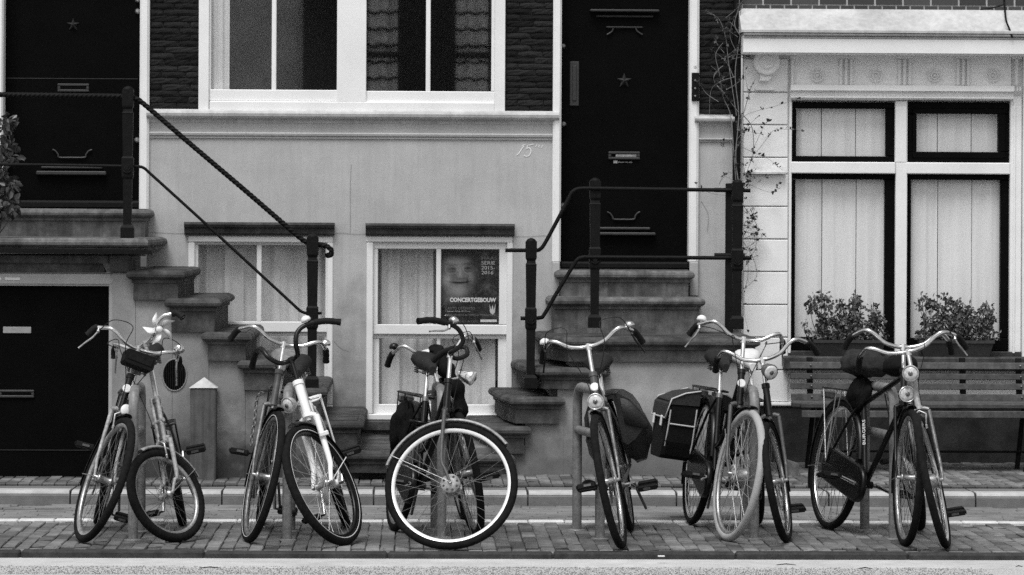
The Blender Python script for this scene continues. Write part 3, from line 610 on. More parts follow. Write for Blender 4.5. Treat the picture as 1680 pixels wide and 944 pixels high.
# cornice, ledge and the brick wall above
moulding('fascia', 1219, 1840, 65.5, 88.5, FA - .22, [(0, 0), (.02, .02), (1, .02)], 'white_paint', RH)
b = MB(); b.pbox(1219, 60, 1840, 91, FA - .218, .20, .004); b.build('soffit', 'white_wall', RH)
for y0, y1, pr in ((60.5, 65, .24), (55.3, 60, .26)): b = MB(); b.pbox(1220, y0, 1840, y1, FA - pr, .25, .006); b.build('cornice_moulding', 'ledge_stone', RH)
A = W(1216, 54, FA - .25); B = W(1840, 18, FA - .05); b = MB(); b.rings([[(x, y, z) for y, z in ((FA, A.z + .004), (FA - .27, A.z + .004), (FA - .27, A.z + .02), (FA - .03, B.z), (FA, B.z))] for x in (A.x, B.x)], smooth=False); b.build('cornice_slope', 'ledge_stone', RH)
b = MB(); b.pbox(1217, -80, 1840, 18.5, FA + .006, .02, 0); bw_ = b.build('brick_wall', 'light_mortar', RH)
pmh = []
for i in range(3):
    r = random.Random(90 + i); bb = MB(); bb.box((-.5, 0, -.5), (.5, .04, .5), .02); bb.v = [(x, y + r.uniform(-.0006, .0006), z) for x, y, z in bb.v]
    me = bpy.data.meshes.new('facing_brick'); me.from_pydata(bb.v, [], bb.f); me.materials.append(MATS['plain_brick']); me.update(); pmh.append(me)
X0, X1 = W(1218, 10, FA).x, W(1760, 10, FA).x
bricks(bw_, X0, X1, W(1460, 18.2, FA).z, W(1460, 9.3, FA).z, FA - .0005, (18.2 - 9.3) * FA / F, .0960, pmh, .008, False)
bricks(bw_, X0 - .05, X1, W(1460, 8.8, FA).z, W(1460, -42, FA).z, FA - .0005, .0525, .1920, pmh, .008, False)
# ------------------------------------------------------------------ stoops
NOSE = lambda zb, zt: [(0, zb), (0, zt - .082), (.010, zt - .08), (.012, zt - .062), (.026, zt - .056), (.040, zt - .044), (.043, zt - .028), (.036, zt - .012), (.020, zt - .002), (.002, zt)]
def rag(b, a=.0025, seed=1):
    r = random.Random(seed); b.v = [(x + r.uniform(-a, a), y + r.uniform(-a, a), z + r.uniform(-a, a)) for x, y, z in b.v]; return b
LS = thing('stone_stoop', 'left stone stoop whose steps run down beside the souterrain door', 'stoop', (-2, 23.1, .08))
YL = 23.10
def slab(par, poly, zt, zb, m='stone', seed=1): b = MB(); b.outline(poly, NOSE(zb, zt)); return rag(b, .002, seed).build('step', m, par)
def zat(py, Y): return W(600, py, Y).z
edges = [(-60, 241, 393, 417), (219, 300, 445, 494), (281, 360, 491, 546), (341, 411, 546, 593), (401, 470, 592, 641), (455, 534, 637, 690), (515, 594, 690, 738), (574, 648, 741, 776)]
for i, (x0, x1, pt, pb) in enumerate(edges):
    yf = YL - .006 * (i % 2) - (.12 if i == 7 else 0); a = W(x0, pt, yf).x; c = W(x1, pt, yf).x - .03; zt = zat(pt, yf); zb = max(.05, zat(pb, yf)); e = FA - .02
    slab(LS, [(a, yf), (c, yf), (c, e), (a, e)], zt, zb, 'pale_stone' if i in (0,) else 'stone', i)
b = MB(); yw = YL + .025
cols = [(184, 222, 445), (222, 283, 470), (283, 343, 520), (343, 403, 575), (403, 457, 622), (457, 517, 665), (517, 577, 715), (577, 640, 762)]
for i, (x0, x1, pt) in enumerate(cols):
    a = W(x0, 600, yw).x; c = W(x1, 600, yw).x - (.002 if i < 7 else 0); b.box((a, yw + .0015 * (i % 2), 0), (c, FA - .05, zat(pt, yw)))
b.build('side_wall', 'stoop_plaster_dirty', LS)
# beam over the souterrain door, its frame and door
b = MB(); b.pbox(-160, 418, 178, 432, YL - .0, .5, .006); b.pbox(-160, 431, 172, 447, YL + .03, .4, .003); b.pbox(178.2, 418, 221, 448, YL + .001, .5, .008); b.build('beam', 'stone', LS)
b = MB(); A = W(168, 447, YL); B = W(182, 432, YL); b.add([(A.x, YL + .002, B.z), (B.x, YL + .002, B.z), (B.x, YL + .002, A.z), (W(175, 447, YL).x, YL + .002, A.z), (A.x, YL + .03, B.z), (W(175, 447, YL).x, YL + .03, A.z)], [(0, 3, 2, 1), (0, 4, 5, 3)]); b.build('beam_corner', 'pale_stone', LS)
A = W(-40, 405.5, YL - .10); B = W(248, 412, YL - .10); b = MB(); b.rings([[(x, y, z) for y, z in ((YL - .1, zz), (YL + .02, zz), (YL + .02, zz + .032), (YL - .1, zz + .026))] for x, zz in ((A.x, A.z - .035), (B.x, B.z - .022))], smooth=False); b.build('drip_strip', 'iron', LS)
b = MB(); b.pbox(-160, 448, 187, 466.5, YL + .05, .12, .005); b.pbox(-160, 465.5, 182, 469, YL + .06, .1, .003); b.pbox(178, 466, 186.5, 800, YL + .052, .12, .005); b.build('door_frame', 'frame_grey', LS)
b = MB(); b.pbox(-160, 468, 179, 794, YL + .1, .06, 0); sd_ = b.build('souterrain_door', 'black_door', LS)
b = MB(); b.pbox(5, 536.5, 51, 547, YL + .093, .008, .002); b.build('name_plate', 'label_plate', sd_)
slot(-2, 640, 56, 653, YL + .1, sd_)
b = MB(); b.pbox(-160, 738, 178, 739, YL + .096, .006, 0); b.build('door_seam', 'door_relief', sd_)
for x0, x1 in ((-4, 2), (8, 33)): b = MB(); b.pbox(x0, 455.5, x1, 460, YL + .045, .006, .001); b.build('name_strip', 'plastic_white', LS)
b = MB(); b.pbox(-160, 794, 187, 801, YL - .25, .4, .006); b.build('threshold', 'pale_stone', LS)
# oval cellar grille
c = W(286.5, 615.5, yw); b = MB(); k = yw / F
b.add([(c.x + 18.5 * k * math.cos(t), yw - .003, c.z + 25 * k * math.sin(t)) for t in [i * math.pi / 16 for i in range(32)]], [tuple(range(32))[::-1]]); gr_ = b.build('vent', 'black_frame', LS)
b = MB(); b.tube([(c.x + 19.5 * k * math.cos(t), yw - .002, c.z + 26 * k * math.sin(t)) for t in [i * math.pi / 16 for i in range(32)]], .005, 6, True); b.build('vent_rim', 'stoop_plaster_dirty', gr_)
for i in range(-5, 6):
    x_ = i * 3.2; h_ = 25 * math.sqrt(max(0, 1 - (x_ / 18.5) ** 2)) - 1; b = MB(); b.box((c.x + x_ * k - .002, yw - .010, c.z - h_ * k), (c.x + x_ * k + .002, yw - .005, c.z + h_ * k)); b.build('vent_bar', 'iron', gr_)
# guard stone
b = MB(); yg = 22.98; A = W(312, 637, yg); B = W(354.5, 637, yg); z0, z1 = .05, A.z; ap = W(333, 619, yg + .12)
b.box((A.x, yg, z0), (B.x, yg + .14, z1), .008); gs = tag(b.build('guard_stone', 'guard_plaster'), 'upright guard stone with pointed light cap against the left stoop wall', 'guard stone')
b = MB(); x0, x1 = A.x - .008, B.x + .008; b.add([(x0, yg - .006, z1 + .001), (x1, yg - .006, z1 + .001), (x1, yg + .13, z1 + .001), (x0, yg + .13, z1 + .001), ((x0 + x1) / 2, yg + .12, ap.z)], [(0, 1, 4), (1, 2, 4), (2, 3, 4), (3, 0, 4), (0, 3, 2, 1)]); b.build('pointed_cap', 'ledge_stone', gs)
# right stoop
RS = thing('stone_stoop', 'right stone stoop with curved steps leading to the door numbered 15', 'stoop', (1.2, 23.5, .08))
YR = 23.5; X = lambda px, Y: W(px, 600, Y).x
E_ = FA - .02
slab(RS, [(X(883, E_), E_), (X(893, 24.2), 24.2), (X(908, 23.75), 23.75), (X(932, YR), YR), (X(1236, YR), YR), (X(1236, YR), E_)], zat(552, YR), zat(592, YR), 'stone', 11)
slab(RS, [(X(848, E_), E_), (X(862, 24.1), 24.1), (X(880, 23.65), 23.65), (X(893, YR - .01), YR - .01), (X(990, YR - .01), YR - .01), (X(990, YR), E_)], zat(602, YR), zat(637, YR), 'stone', 12)
slab(RS, [(X(812, E_), E_), (X(826, 24.0), 24.0), (X(846, YR - .016), YR - .016), (X(917, YR - .016), YR - .016), (X(917, YR), E_)], zat(650, YR), zat(694, YR), 'stone', 13)
slab(RS, [(X(774, E_), E_), (X(790, 24.0), 24.0), (X(808, YR - .012), YR - .012), (X(861, YR - .012), YR - .012), (X(861, YR), E_)], zat(698, YR), zat(744, YR), 'stone', 14)
slab(RS, [(X(735, E_), E_), (X(752, YR - .02), YR - .02), (X(835, YR - .02), YR - .02), (X(835, YR), E_)], zat(744, YR), .06, 'stone', 15)
b = MB(); yw2 = YR + .022
for i, (x0, x1, pt) in enumerate(((760, 820, 735), (820, 862, 730), (862, 915, 688), (915, 988, 630), (988, 1234, 588))):
    b.box((X(x0, yw2), yw2 + .0015 * (i % 2), 0), (X(x1, yw2) + (.0385 if i < 4 else 0), FA - .05, zat(pt, yw2)))
for x0, pt in ((929, 592), (897, 637), (853, 694), (812, 744)): b.box((X(x0, 23.64) + .02, 23.64 + .004 * (x0 % 5), 0), (X(1228, 23.64), FA - .06, zat(pt, YR) + .004))
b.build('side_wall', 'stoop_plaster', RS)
y1 = 24.30; slab(RS, [(X(909, y1), y1), (X(1146, y1), y1), (X(1146, y1), FA + .05), (X(909, y1), FA + .05)], zat(486, y1), zat(552, YR) - .03, 'pale_stone', 16)
y2 = 24.56; slab(RS, [(X(920, y2), y2), (X(1128, y2), y2), (X(1128, y2), FA + .1), (X(920, y2), FA + .1)], zat(442, y2), zat(486, y1) - .03, 'pale_stone', 17)
for x0, x1 in ((906, 918.5), (1131.5, 1146)): b = MB(); b.pbox(x0, 430.5, x1, 486, FA - .045, .2, .005); b.build('door_pier', 'frame_grey', RS)
b = MB(); b.pbox(918.5, 430, 1131, 442, FA - .01, .2, .012); b.build('door_sill', 'iron', RS)
y3 = 24.52; slab(LS, [(X(-60, y3), y3), (X(237, y3), y3), (X(237, y3), FA + .1), (X(-60, y3), FA + .1)], zat(345, y3), zat(393, YL) - .03, 'pale_stone', 18)
b = MB(); b.pbox(-60, 329, 229.5, 343, FA - .02, .2, .014); b.build('door_sill', 'iron', LS)
# ------------------------------------------------------------------ iron railings
def post(par, px, pyt, pyb, Y):
    k = Y / F; x = X(px, Y); zb = W(px, pyb, Y).z; h = W(px, pyt, Y).z - zb; s = h / 244.
    b = MB(); S = [(0, 10.5), (17, 10.5), (20, 8.5), (22, 6.6), (60, 6.9), (95, 7.3), (98, 8.8), (100, 9.2), (129, 9.4), (132, 7.6), (135, 7.6), (200, 8.6), (202, 9.), (204, 7.6), (208, 6.9), (212, 8.8), (214, 9.), (239, 9.2), (240, 9.2)]
    b.rings([[(x + sx * w_ * s, Y + sy * w_ * s, zb + z_ * s) for sx, sy in ((-1, -1), (1, -1), (1, 1), (-1, 1))] for z_, w_ in S], smooth=False)
    b.lathe([(8.2 * s, 0), (8.2 * s, 1.5 * s), (6 * s, 4 * s), (2.5 * s, 5.5 * s), (.2 * s, 6 * s)], (x, Y, zb + 239.5 * s), (0, 0, 1), 12); p_ = b.build('post', 'iron', par)
    b = MB()
    for i in range(6):   # cast leaf ornament on the collar
        t = math.pi / 2 + (i - 2.5) * .5; b.tube([(x, Y - 9.6 * s, zb + 104 * s), (x + math.cos(t) * 4 * s, Y - 11 * s, zb + 104 * s + math.sin(t) * 9 * s), (x + math.cos(t) * 7 * s, Y - 9.8 * s, zb + 104 * s + math.sin(t) * 15 * s)], [1.2 * s, 1.6 * s, .5 * s], 6)
    b.build('cast_leaf', 'iron', p_)
def rail(par, pts, Y, r=.013, name='rail', smooth=6): b = MB(); b.tube(spl([W(x_, y_, Y) for x_, y_ in pts], smooth) if smooth else [W(x_, y_, Y) for x_, y_ in pts], r, 10); return b.build(name, 'iron', par)
RL = thing('iron_railing', 'black iron railing with rope-twist handrail on the left stoop', 'railing', (-1.9, YL, .5)); yl = YL + .06
post(RL, 208, 143, 391, yl); post(RL, 512, 385, 640, yl)
b = MB(); P = spl([W(x_, y_, yl) for x_, y_ in [(-60, 154), (0, 155.5), (100, 157), (205, 158.5), (222, 162), (236, 171), (300, 226), (400, 311), (480, 380), (500, 396), (512, 400), (526, 402), (537, 405), (543.5, 411), (543, 418), (538, 419.5), (536.5, 415)]], 14)
Q = [P[0]]
for p in P[1:]:
    m_ = max(1, int((p - Q[-1]).length / .004)); a = Q[-1]; Q += [a.lerp(p, (j + 1) / m_) for j in range(m_)]
b.tube(Q, .0165, 12, twist=-70., prof=lambda t: .70 + .36 * abs(math.cos(1.5 * t)) ** .6); b.build('rope_handrail', 'iron', RL)
rail(RL, [(-60, 269), (0, 270), (120, 271.5), (205, 273), (225, 273.5), (236, 276), (252, 290), (350, 379), (480, 499), (491, 509), (500, 513.5), (512, 514.5), (528, 514)], yl, .0095, 'lower_rail')
RR = thing('iron_railing', 'black iron railing with round bars on the right stoop', 'railing', (1.2, YR, .5)); yr = YR + .08
post(RR, 870.5, 392, 637, yr - .02); post(RR, 975, 293, 538, yr + .06); post(RR, 1208.5, 296, 540, yr)
rail(RR, [(829, 411), (850, 411), (880, 411), (886, 409), (893, 401), (910, 370), (930, 332), (938, 317), (946, 311), (956, 309.5), (975, 309.5), (1050, 310.5), (1130, 311.5), (1208, 312.5), (1231, 313)], yr + .02)
rail(RR, [(854, 522.5), (870, 522.5), (886, 521.5), (893, 516), (915, 478), (940, 437), (948, 426), (957, 422.5), (975, 422.3), (1060, 422.8), (1208, 423.5), (1233, 423.5)], yr + .02)
b = MB(); q = W(1196, 540, 24.55); p = W(1196, 301, 24.55); b.box((q.x - .027, 24.52, zat(552, YR) - .002), (q.x + .027, 24.58, p.z), .005); p2 = b.build('wall_post', 'iron', RR)
for py in (312, 419): c = W(1208, py, 24.5); b = MB(); b.tube([W(1172, py, 24.5), W(1222, py + .5, 24.5)], .015, 8); b.build('bracket', 'iron', p2)
# ------------------------------------------------------------------ bench
BN = thing('park_bench', 'weathered slatted wooden bench under the shuttered windows', 'bench', (3.2, 24.2, .08))
zs = lambda py, Y: W(1500, py, Y).z
bx1 = X(1830, 24.3)
for i, (py0, py1, x0, Y) in enumerate(((595, 606, 1296, 24.28), (613.5, 623, 1297, 24.255), (629.5, 639.5, 1297.5, 24.23), (647, 658, 1298.5, 24.205))):
    b = MB(); z1, z0 = zs(py0, Y), zs(py1, Y); b.box((X(x0, Y), Y, z0), (bx1, Y + .026, z1), .004); b.v = [(x, y + (z - z0) * .22, z) for x, y, z in b.v]; b.build('slat', 'wood', BN)
zt = zs(663, 23.82)
for i in range(4): yy = 23.82 + i * .09; b = MB(); b.box((X(1300 + (15 if i == 0 else 0), yy), yy, zt - .03), (bx1 - i * .004, yy + .078, zt + .002 * i), .005); b.build('slat', 'wood', BN)
b = MB(); b.box((X(1316, 23.80), 23.80, zs(686, 23.80)), (bx1 - .003, 23.819, zs(674.5, 23.80)), .004); b.build('slat', 'wood', BN)
for i, px in enumerate((1327, 1577, 1669)):
    b = MB(); x = X(px, 24.4); b.box((x - .02, 24.31, zs(664, 24.26)), (x + .02, 24.335, zs(588, 24.26)), .003); b.v = [(xx, y + (z - .45) * .2 - .03, z) for xx, y, z in b.v]; b.build('back_support', 'iron', BN)
    if i == 1: continue
    for yy in (23.86, 24.20):
        b = MB(); b.tube([(x + .01, yy, zt - .03), (x - .03, yy + .01, .08)], .02, 4); b.build('leg', 'iron', BN)
    for py, Y in ((600, 24.275), (618, 24.25), (634, 24.225), (652, 24.20)): b = MB(); b.lathe([(.008, 0), (.007, .004), (.002, .007)], (x, Y - .0005 + .006, zs(py, Y)), (0, -1, 0), 8); b.build('bolt', 'steel', BN)
b = MB(); b.tube([(X(1336, 24.16), 24.16, zs(741, 24.16)), (bx1, 24.16, zs(741, 24.16))], .008, 6); b.build('stretcher', 'iron', BN)
b = MB(); A = G(1283, 781, .08); b.add([(A.x, A.y, .07), (A.x + .11, A.y, .07), (A.x + .11, A.y + .2, .07), (A.x, A.y + .2, .07), (A.x, A.y, .19), (A.x + .11, A.y, .155), (A.x + .11, A.y + .2, .155), (A.x, A.y + .2, .19)], [(0, 1, 5, 4), (1, 2, 6, 5), (2, 3, 7, 6), (3, 0, 4, 7), (4, 5, 6, 7)]); tag(b.build('stone_block', 'pale_stone'), 'low grey stone block with sloping top on the footway near the bench end', 'stone block')
# ------------------------------------------------------------------ flower boxes and plants
LEAF = []
for i in range(3):
    b = MB(); b.add([(0, 0, 0), (.35, -.28, .1), (.72, -.2, .05), (1, 0, -.12), (.72, .2, .05), (.35, .28, .1), (.5, 0, -.02)], [(0, 1, 6), (1, 2, 6), (2, 3, 6), (3, 4, 6), (4, 5, 6), (5, 0, 6)]); LEAF.append(b)
def leaf(b, p, d, s, r):
    d = Vector(d).normalized(); u = d.cross(Vector((r.uniform(-1, 1), r.uniform(-1, 1), r.uniform(-.2, 1)))).normalized(); n = u.cross(d)
    b.t = r.uniform(-.45, .55); b.add([Vector(p) + d * v[0] * s + u * v[1] * s * 1.15 + n * v[2] * s for v in LEAF[0].v], LEAF[0].f, True)
mat('leaf_tone', .10, .5, .35, 60, spec=.35, tone=True)
def plant(name, base, tips, lab, cat, seed, clump=.044, ls=.025, nl=46, group=None, low=0, lowr=.12, stem=.004, m='leaf_tone', off=0):
    r = random.Random(seed); t = thing(name, lab, cat, base, group); st = MB(); lf = MB()
    if low and m == 'leaf_tone': tips = list(tips) + [Vector(base).lerp(Vector(q), r.uniform(.35, .75)) + Vector((r.uniform(-.05, .05), r.uniform(-.03, .03), 0)) for q in tips]
    for tp in tips:
        tp = Vector(tp); b0 = Vector(base) + Vector((r.uniform(-.03, .03), r.uniform(-.03, .03), -.01)); mid = b0.lerp(tp, .55) + Vector((r.uniform(-.025, .025), r.uniform(-.02, .02), 0))
        P = spl([b0, mid, tp], 5); st.tube(P, [stem * (1 - .6 * i / len(P)) for i in range(len(P))], 5)
        for j in range(5):
            q = P[int(len(P) * r.uniform(.4, .95))]; e = q + Vector((r.uniform(-1, 1), r.uniform(-1, 1), r.uniform(.2, 1.2))).normalized() * clump * r.uniform(.5, 1.2); st.tube([q, q.lerp(e, .5) + Vector((0, 0, .006)), e], stem * .45, 4)
            for k in range(nl // 6): leaf(lf, e, (r.uniform(-1, 1), r.uniform(-1, 1), r.uniform(-.7, .8)), ls * r.uniform(.6, 1.2), r)
        for k in range(nl):
            v = Vector((r.gauss(0, 1), r.gauss(0, 1), r.gauss(0, 1))).normalized() * clump * r.uniform(.1, 1.); leaf(lf, tp + v, v + Vector((0, 0, r.uniform(-.05, .01))), ls * r.uniform(.5, 1.5), r)
    for k in range(low):
        q = Vector(base) + Vector((r.uniform(-lowr, lowr), r.uniform(-.05, .05), r.uniform(0, .06))); leaf(lf, q, (r.uniform(-1, 1), r.uniform(-1, 1), r.uniform(-.3, .9)), ls * r.uniform(.7, 1.4), r)
    st.build('stem', 'stem', t); lf.build('foliage', m, t, stuff=True); return t
YB = 24.70
for n_, (x0, x1, lab) in enumerate(((1334, 1450, 'dark trough of seedy plants on the sill, left of the two flower boxes'), (1508, 1628, 'dark trough of leggy plants on the sill, right of the two flower boxes'))):
    A, B = X(x0, YB), X(x1, YB); zt_, zb_ = zs(558, YB), zs(586, YB - .05) ; t = thing('flower_box', lab, 'flower box', ((A + B) / 2, YB, zb_), 'flower boxes on the window sill')
    b = MB(); b.outline([(A + .03, YB - .045), (B - .03, YB - .045), (B - .03, YB + .055), (A + .03, YB + .055)], [(0, zb_), (.028, zt_ - .02), (.034, zt_ - .02), (.034, zt_), (.022, zt_), (.02, zt_ - .02)], True); b.build('trough', 'box_plastic', t)
    b = MB(); b.box((A + .02, YB - .05, zt_ - .03), (B - .02, YB + .06, zt_ - .008)); b.build('soil', 'soil', t)
tp = lambda *L_: [W(px, py, YB + dy) for px, py, dy in L_]
bs = lambda px: (X(px, YB), YB, zs(560, YB) + .005)
gp = 'plants in the flower boxes'
plant('potted_plant', bs(1350), tp((1335, 492, 0), (1352, 487, .02), (1356, 500, -.02), (1330, 503, 0)), 'tallest bushy plant above the left end of the left flower box', 'plant', 1, group=gp, low=90)
plant('potted_plant', bs(1325), tp((1320, 532, 0), (1330, 545, 0)), 'smallest sprig leaning out beyond the left end of the left flower box', 'plant', 2, group=gp, nl=14, clump=.03, ls=.02)
plant('potted_plant', bs(1380), tp((1376, 499, 0), (1384, 506, .02), (1389, 523, 0), (1372, 530, 0)), 'plant in the middle of the left flower box reaching just short of its neighbours', 'plant', 3, group=gp, low=110)
plant('potted_plant', bs(1405), tp((1402, 492, 0), (1406, 502, .02), (1396, 512, 0), (1410, 530, -.02)), 'upright plant in the left flower box next to the dark window frame side', 'plant', 4, group=gp, low=80)
plant('potted_plant', bs(1430), tp((1432, 508, 0), (1438, 520, 0), (1426, 535, 0)), 'plant at the right end of the left flower box before the black frame', 'plant', 5, group=gp, low=60)
plant('potted_plant', bs(1516), tp((1512, 486, 0), (1508, 502, 0), (1520, 497, .01)), 'thin leggy plant at the left end of the right flower box', 'plant', 6, group=gp, nl=16, clump=.035)
plant('potted_plant', bs(1534), tp((1530, 498, 0), (1538, 530, 0), (1545, 525, 0)), 'low broad-leaved plant second from the left in the right flower box', 'plant', 7, group=gp, low=130, ls=.032)
plant('potted_plant', bs(1560), tp((1553, 492, 0), (1566, 497, .02), (1548, 505, 0), (1573, 505, 0)), 'tallest spreading plant in the middle of the right flower box', 'plant', 8, group=gp, low=60)
plant('potted_plant', bs(1585), tp((1580, 512, 0), (1590, 508, .02), (1594, 525, 0), (1572, 520, 0)), 'dense plant right of the middle in the right flower box', 'plant', 9, group=gp, low=120)
plant('potted_plant', bs(1612), tp((1622, 506, 0), (1612, 515, .02), (1627, 520, 0), (1606, 530, 0)), 'plant leaning outward at the right end of the right flower box', 'plant', 10, group=gp, low=90)
# shrub on the left landing
mat('shrub_leaf', .06, .4, .3, 30, spec=.5, tone=True)
r = random.Random(4); yb_ = 23.45; base = (X(-12, yb_), yb_, zat(392, YL)); tips = []
for i in range(60):
    py = r.uniform(200, 345); wx = 30 if py < 275 else (34 if py > 300 else 16); tips.append(W(r.uniform(-70, wx - 12), py, yb_ + r.uniform(-.2, .2)))
plant('shrub', base, tips, 'glossy-leaved potted shrub at the left edge of the upper landing', 'shrub', 12, clump=.05, ls=.05, nl=16, stem=.004, m='shrub_leaf')
# bare climber between the houses
r = random.Random(21); VN = thing('climbing_vine', 'bare twining climber with few small leaves between the two houses', 'vine', W(1210, 540, 24.6))
yv = FA - .09; st = MB(); lf = MB()
def twig(pts, r0=.006, nl=4, Y=yv):
    P = spl([W(x_ + r.uniform(-1, 1), y_, Y + r.uniform(-.03, .02)) for x_, y_ in pts], 6); st.tube(P, [.62 * r0 * (1 - .65 * i / len(P)) for i in range(len(P))], 5)
    for k in range(nl):
        q = P[int(len(P) * r.uniform(.35, .999))]
        for j in range(r.choice((1, 2, 3))): leaf(lf, q, (r.uniform(-1, 1), -.4, r.uniform(-.5, 1)), r.uniform(.014, .030), r)
for pts, r0, nl in (([(1212, 540), (1216, 470), (1208, 400), (1214, 330), (1207, 260), (1213, 190), (1206, 120), (1214, 50), (1213, -20)], .009, 6), ([(1209, 330), (1204, 250), (1199, 190), (1187, 160), (1180, 120), (1174, 90), (1186, 70)], .006, 6),
    ([(1209, 190), (1202, 150), (1195, 100), (1190, 60), (1178, 30), (1160, 22)], .005, 5), ([(1205, 128), (1190, 100), (1165, 80)], .004, 2), ([(1206, 126), (1180, 135), (1167, 150), (1164, 190)], .004, 2), ([(1187, 108), (1173, 120), (1171, 133), (1180, 145), (1189, 155)], .004, 0), ([(1181, 112), (1172, 125), (1174, 136), (1186, 150), (1188, 156)], .0035, 0),
    ([(1213, 215), (1226, 165), (1232, 145), (1240, 130)], .005, 6), ([(1214, 195), (1232, 185), (1270, 175), (1300, 165), (1320, 160)], .003, 5), ([(1220, 190), (1234, 210), (1236, 250), (1226, 280), (1214, 320)], .006, 3), ([(1233, 250), (1255, 205), (1262, 200)], .003, 6), ([(1241, 250), (1260, 225), (1275, 213), (1320, 214)], .0028, 9), ([(1214, 240), (1240, 252), (1262, 262), (1284, 280)], .003, 8),
    ([(1225, 300), (1250, 312), (1272, 315), (1279, 296)], .0025, 8), ([(1222, 340), (1240, 365), (1243, 380), (1238, 410), (1225, 430)], .004, 7), ([(1217, 395), (1233, 420), (1241, 450), (1232, 465), (1214, 478)], .004, 4), ([(1194, 425), (1197, 445), (1215, 445), (1226, 432)], .0035, 2), ([(1228, 425), (1226, 455), (1221, 480), (1222, 520), (1228, 545)], .003, 3),
    ([(1208, 300), (1190, 290), (1180, 303), (1186, 288), (1198, 283)], .003, 3), ([(1200, 322), (1170, 318), (1150, 310), (1140, 300)], .0028, 4), ([(1215, 60), (1206, 40), (1212, 10), (1213, -30)], .006, 0), ([(1210, 90), (1198, 60), (1204, 30)], .004, 3), ([(1230, 165), (1222, 120), (1226, 110)], .003, 2), ([(1200, 240), (1192, 215), (1186, 240)], .003, 5)):
    twig(pts, r0, nl)
for k in range(46):
    x0, y0 = r.uniform(1178, 1215), r.uniform(20, 430); a = r.uniform(-2.6, .2); l = r.uniform(18, 46)
    if y0 > 190: x0 = r.uniform(1206, 1220); a = r.uniform(-1.2, .3)
    twig([(x0, y0), (x0 + l * .5 * math.cos(a) + r.uniform(-6, 6), y0 + l * .5 * math.sin(a)), (min(x0 + l * math.cos(a), 1290), y0 + l * math.sin(a) + r.uniform(-8, 8))], .0035, 4)
st.build('stem', 'twig', VN); lf.build('leaves', 'twig_leaf', VN, stuff=True)
V2 = MB(); P = spl([W(x_, y_, FA - .26 + (.2 if y_ < 20 else 0)) for x_, y_ in [(1647, -10), (1648, 8), (1650, 30), (1652, 38), (1656, 48), (1661, 62)]], 5); V2.tube(P, .007, 6); P = spl([W(1648, 8, FA - .05), W(1625, 14, FA - .03), W(1608, 16, FA - .03)], 4); V2.tube(P, .0045, 5)
tag(V2.build('cable', 'iron'), 'dark loose cable hanging over the pale cornice at the upper right', 'cable')
# ------------------------------------------------------------------ houses across the street (seen mirrored in the upper windows)
OP = thing('opposite_house', 'house across the street whose tiled roof is mirrored in the upper window', 'house', (0, -5.5, 0))
D = 2 * (FA + .022) + 5.5
def RP(px, py, back=0.): r_ = ray(px, py); t = (D + back) / r_[1]; return Vector((r_[0] * t, -5.5 - back, H + r_[2] * t))
b = MB(); zt_ = RP(700, 152).z; b.box((-16, -9, -.2), (16, -5.6, zt_ - .4)); b.box((-16, -9, zt_ - .4), (RP(560, 0).x, -5.6, 9)); b.box((RP(860, 0).x, -9, zt_ - .4), (16, -5.6, 9)); b.build('wall', 'opposite_wall', OP)
b = MB(); x0, x1 = RP(556, 0).x, RP(864, 0).x; tw = 23.5 * D / F; th = 27 * D / F; r = random.Random(3)
n = int((x1 - x0) / tw) + 1
for row in range(-2, 12):
    z0 = RP(700, 152).z + row * th
    for c_ in range(n):
        b.t = 0; vs = []; sag = r.uniform(-.012, .012)
        for j in range(9):
            t = j / 8; yo = .035 * math.sin(2 * math.pi * t * .9 + .5); zl = -.02 * math.sin(math.pi * t) ** 2 * 1.6 + sag
            vs += [(x0 + (c_ + t) * tw, -5.52 + yo + .03, z0 + zl), (x0 + (c_ + t) * tw, -5.60 + yo - .03, z0 + th * 1.05)]
        vs += [(v[0], v[1] - .05, v[2]) for v in vs[0::2]]
        b.add(vs, [(2 * j + 2, 2 * j, 2 * j + 1, 2 * j + 3) for j in range(8)] + [(2 * j, 2 * j + 2, 19 + j, 18 + j) for j in range(8)], True)
b.build('roof_tiles', 'roof_tile', OP, stuff=True)
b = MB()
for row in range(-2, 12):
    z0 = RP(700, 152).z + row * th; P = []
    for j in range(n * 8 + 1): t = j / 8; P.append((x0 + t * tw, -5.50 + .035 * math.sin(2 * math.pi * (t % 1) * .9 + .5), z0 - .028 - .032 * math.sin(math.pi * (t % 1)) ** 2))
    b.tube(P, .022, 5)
b.build('tile_shadow_lines', 'opposite_dark', OP, stuff=True)  # black tubes standing in for the shadow under each row's overlap
def op(px0, px1, py0, py1, y, nm='dark_post'):
    A, B = RP(px0, py1), RP(px1, py0); b = MB(); b.box((A.x, y, A.z), (B.x, y + .05, B.z)); b.build(nm, 'opposite_dark', OP)
op(652, 748, -80, 170, -5.4); op(800, 806, -80, 170, -5.4); op(560, 652.5, 86, 96, -5.38); op(747.5, 830, 87, 97, -5.38); op(497, 600, -80, 170, -5.4)
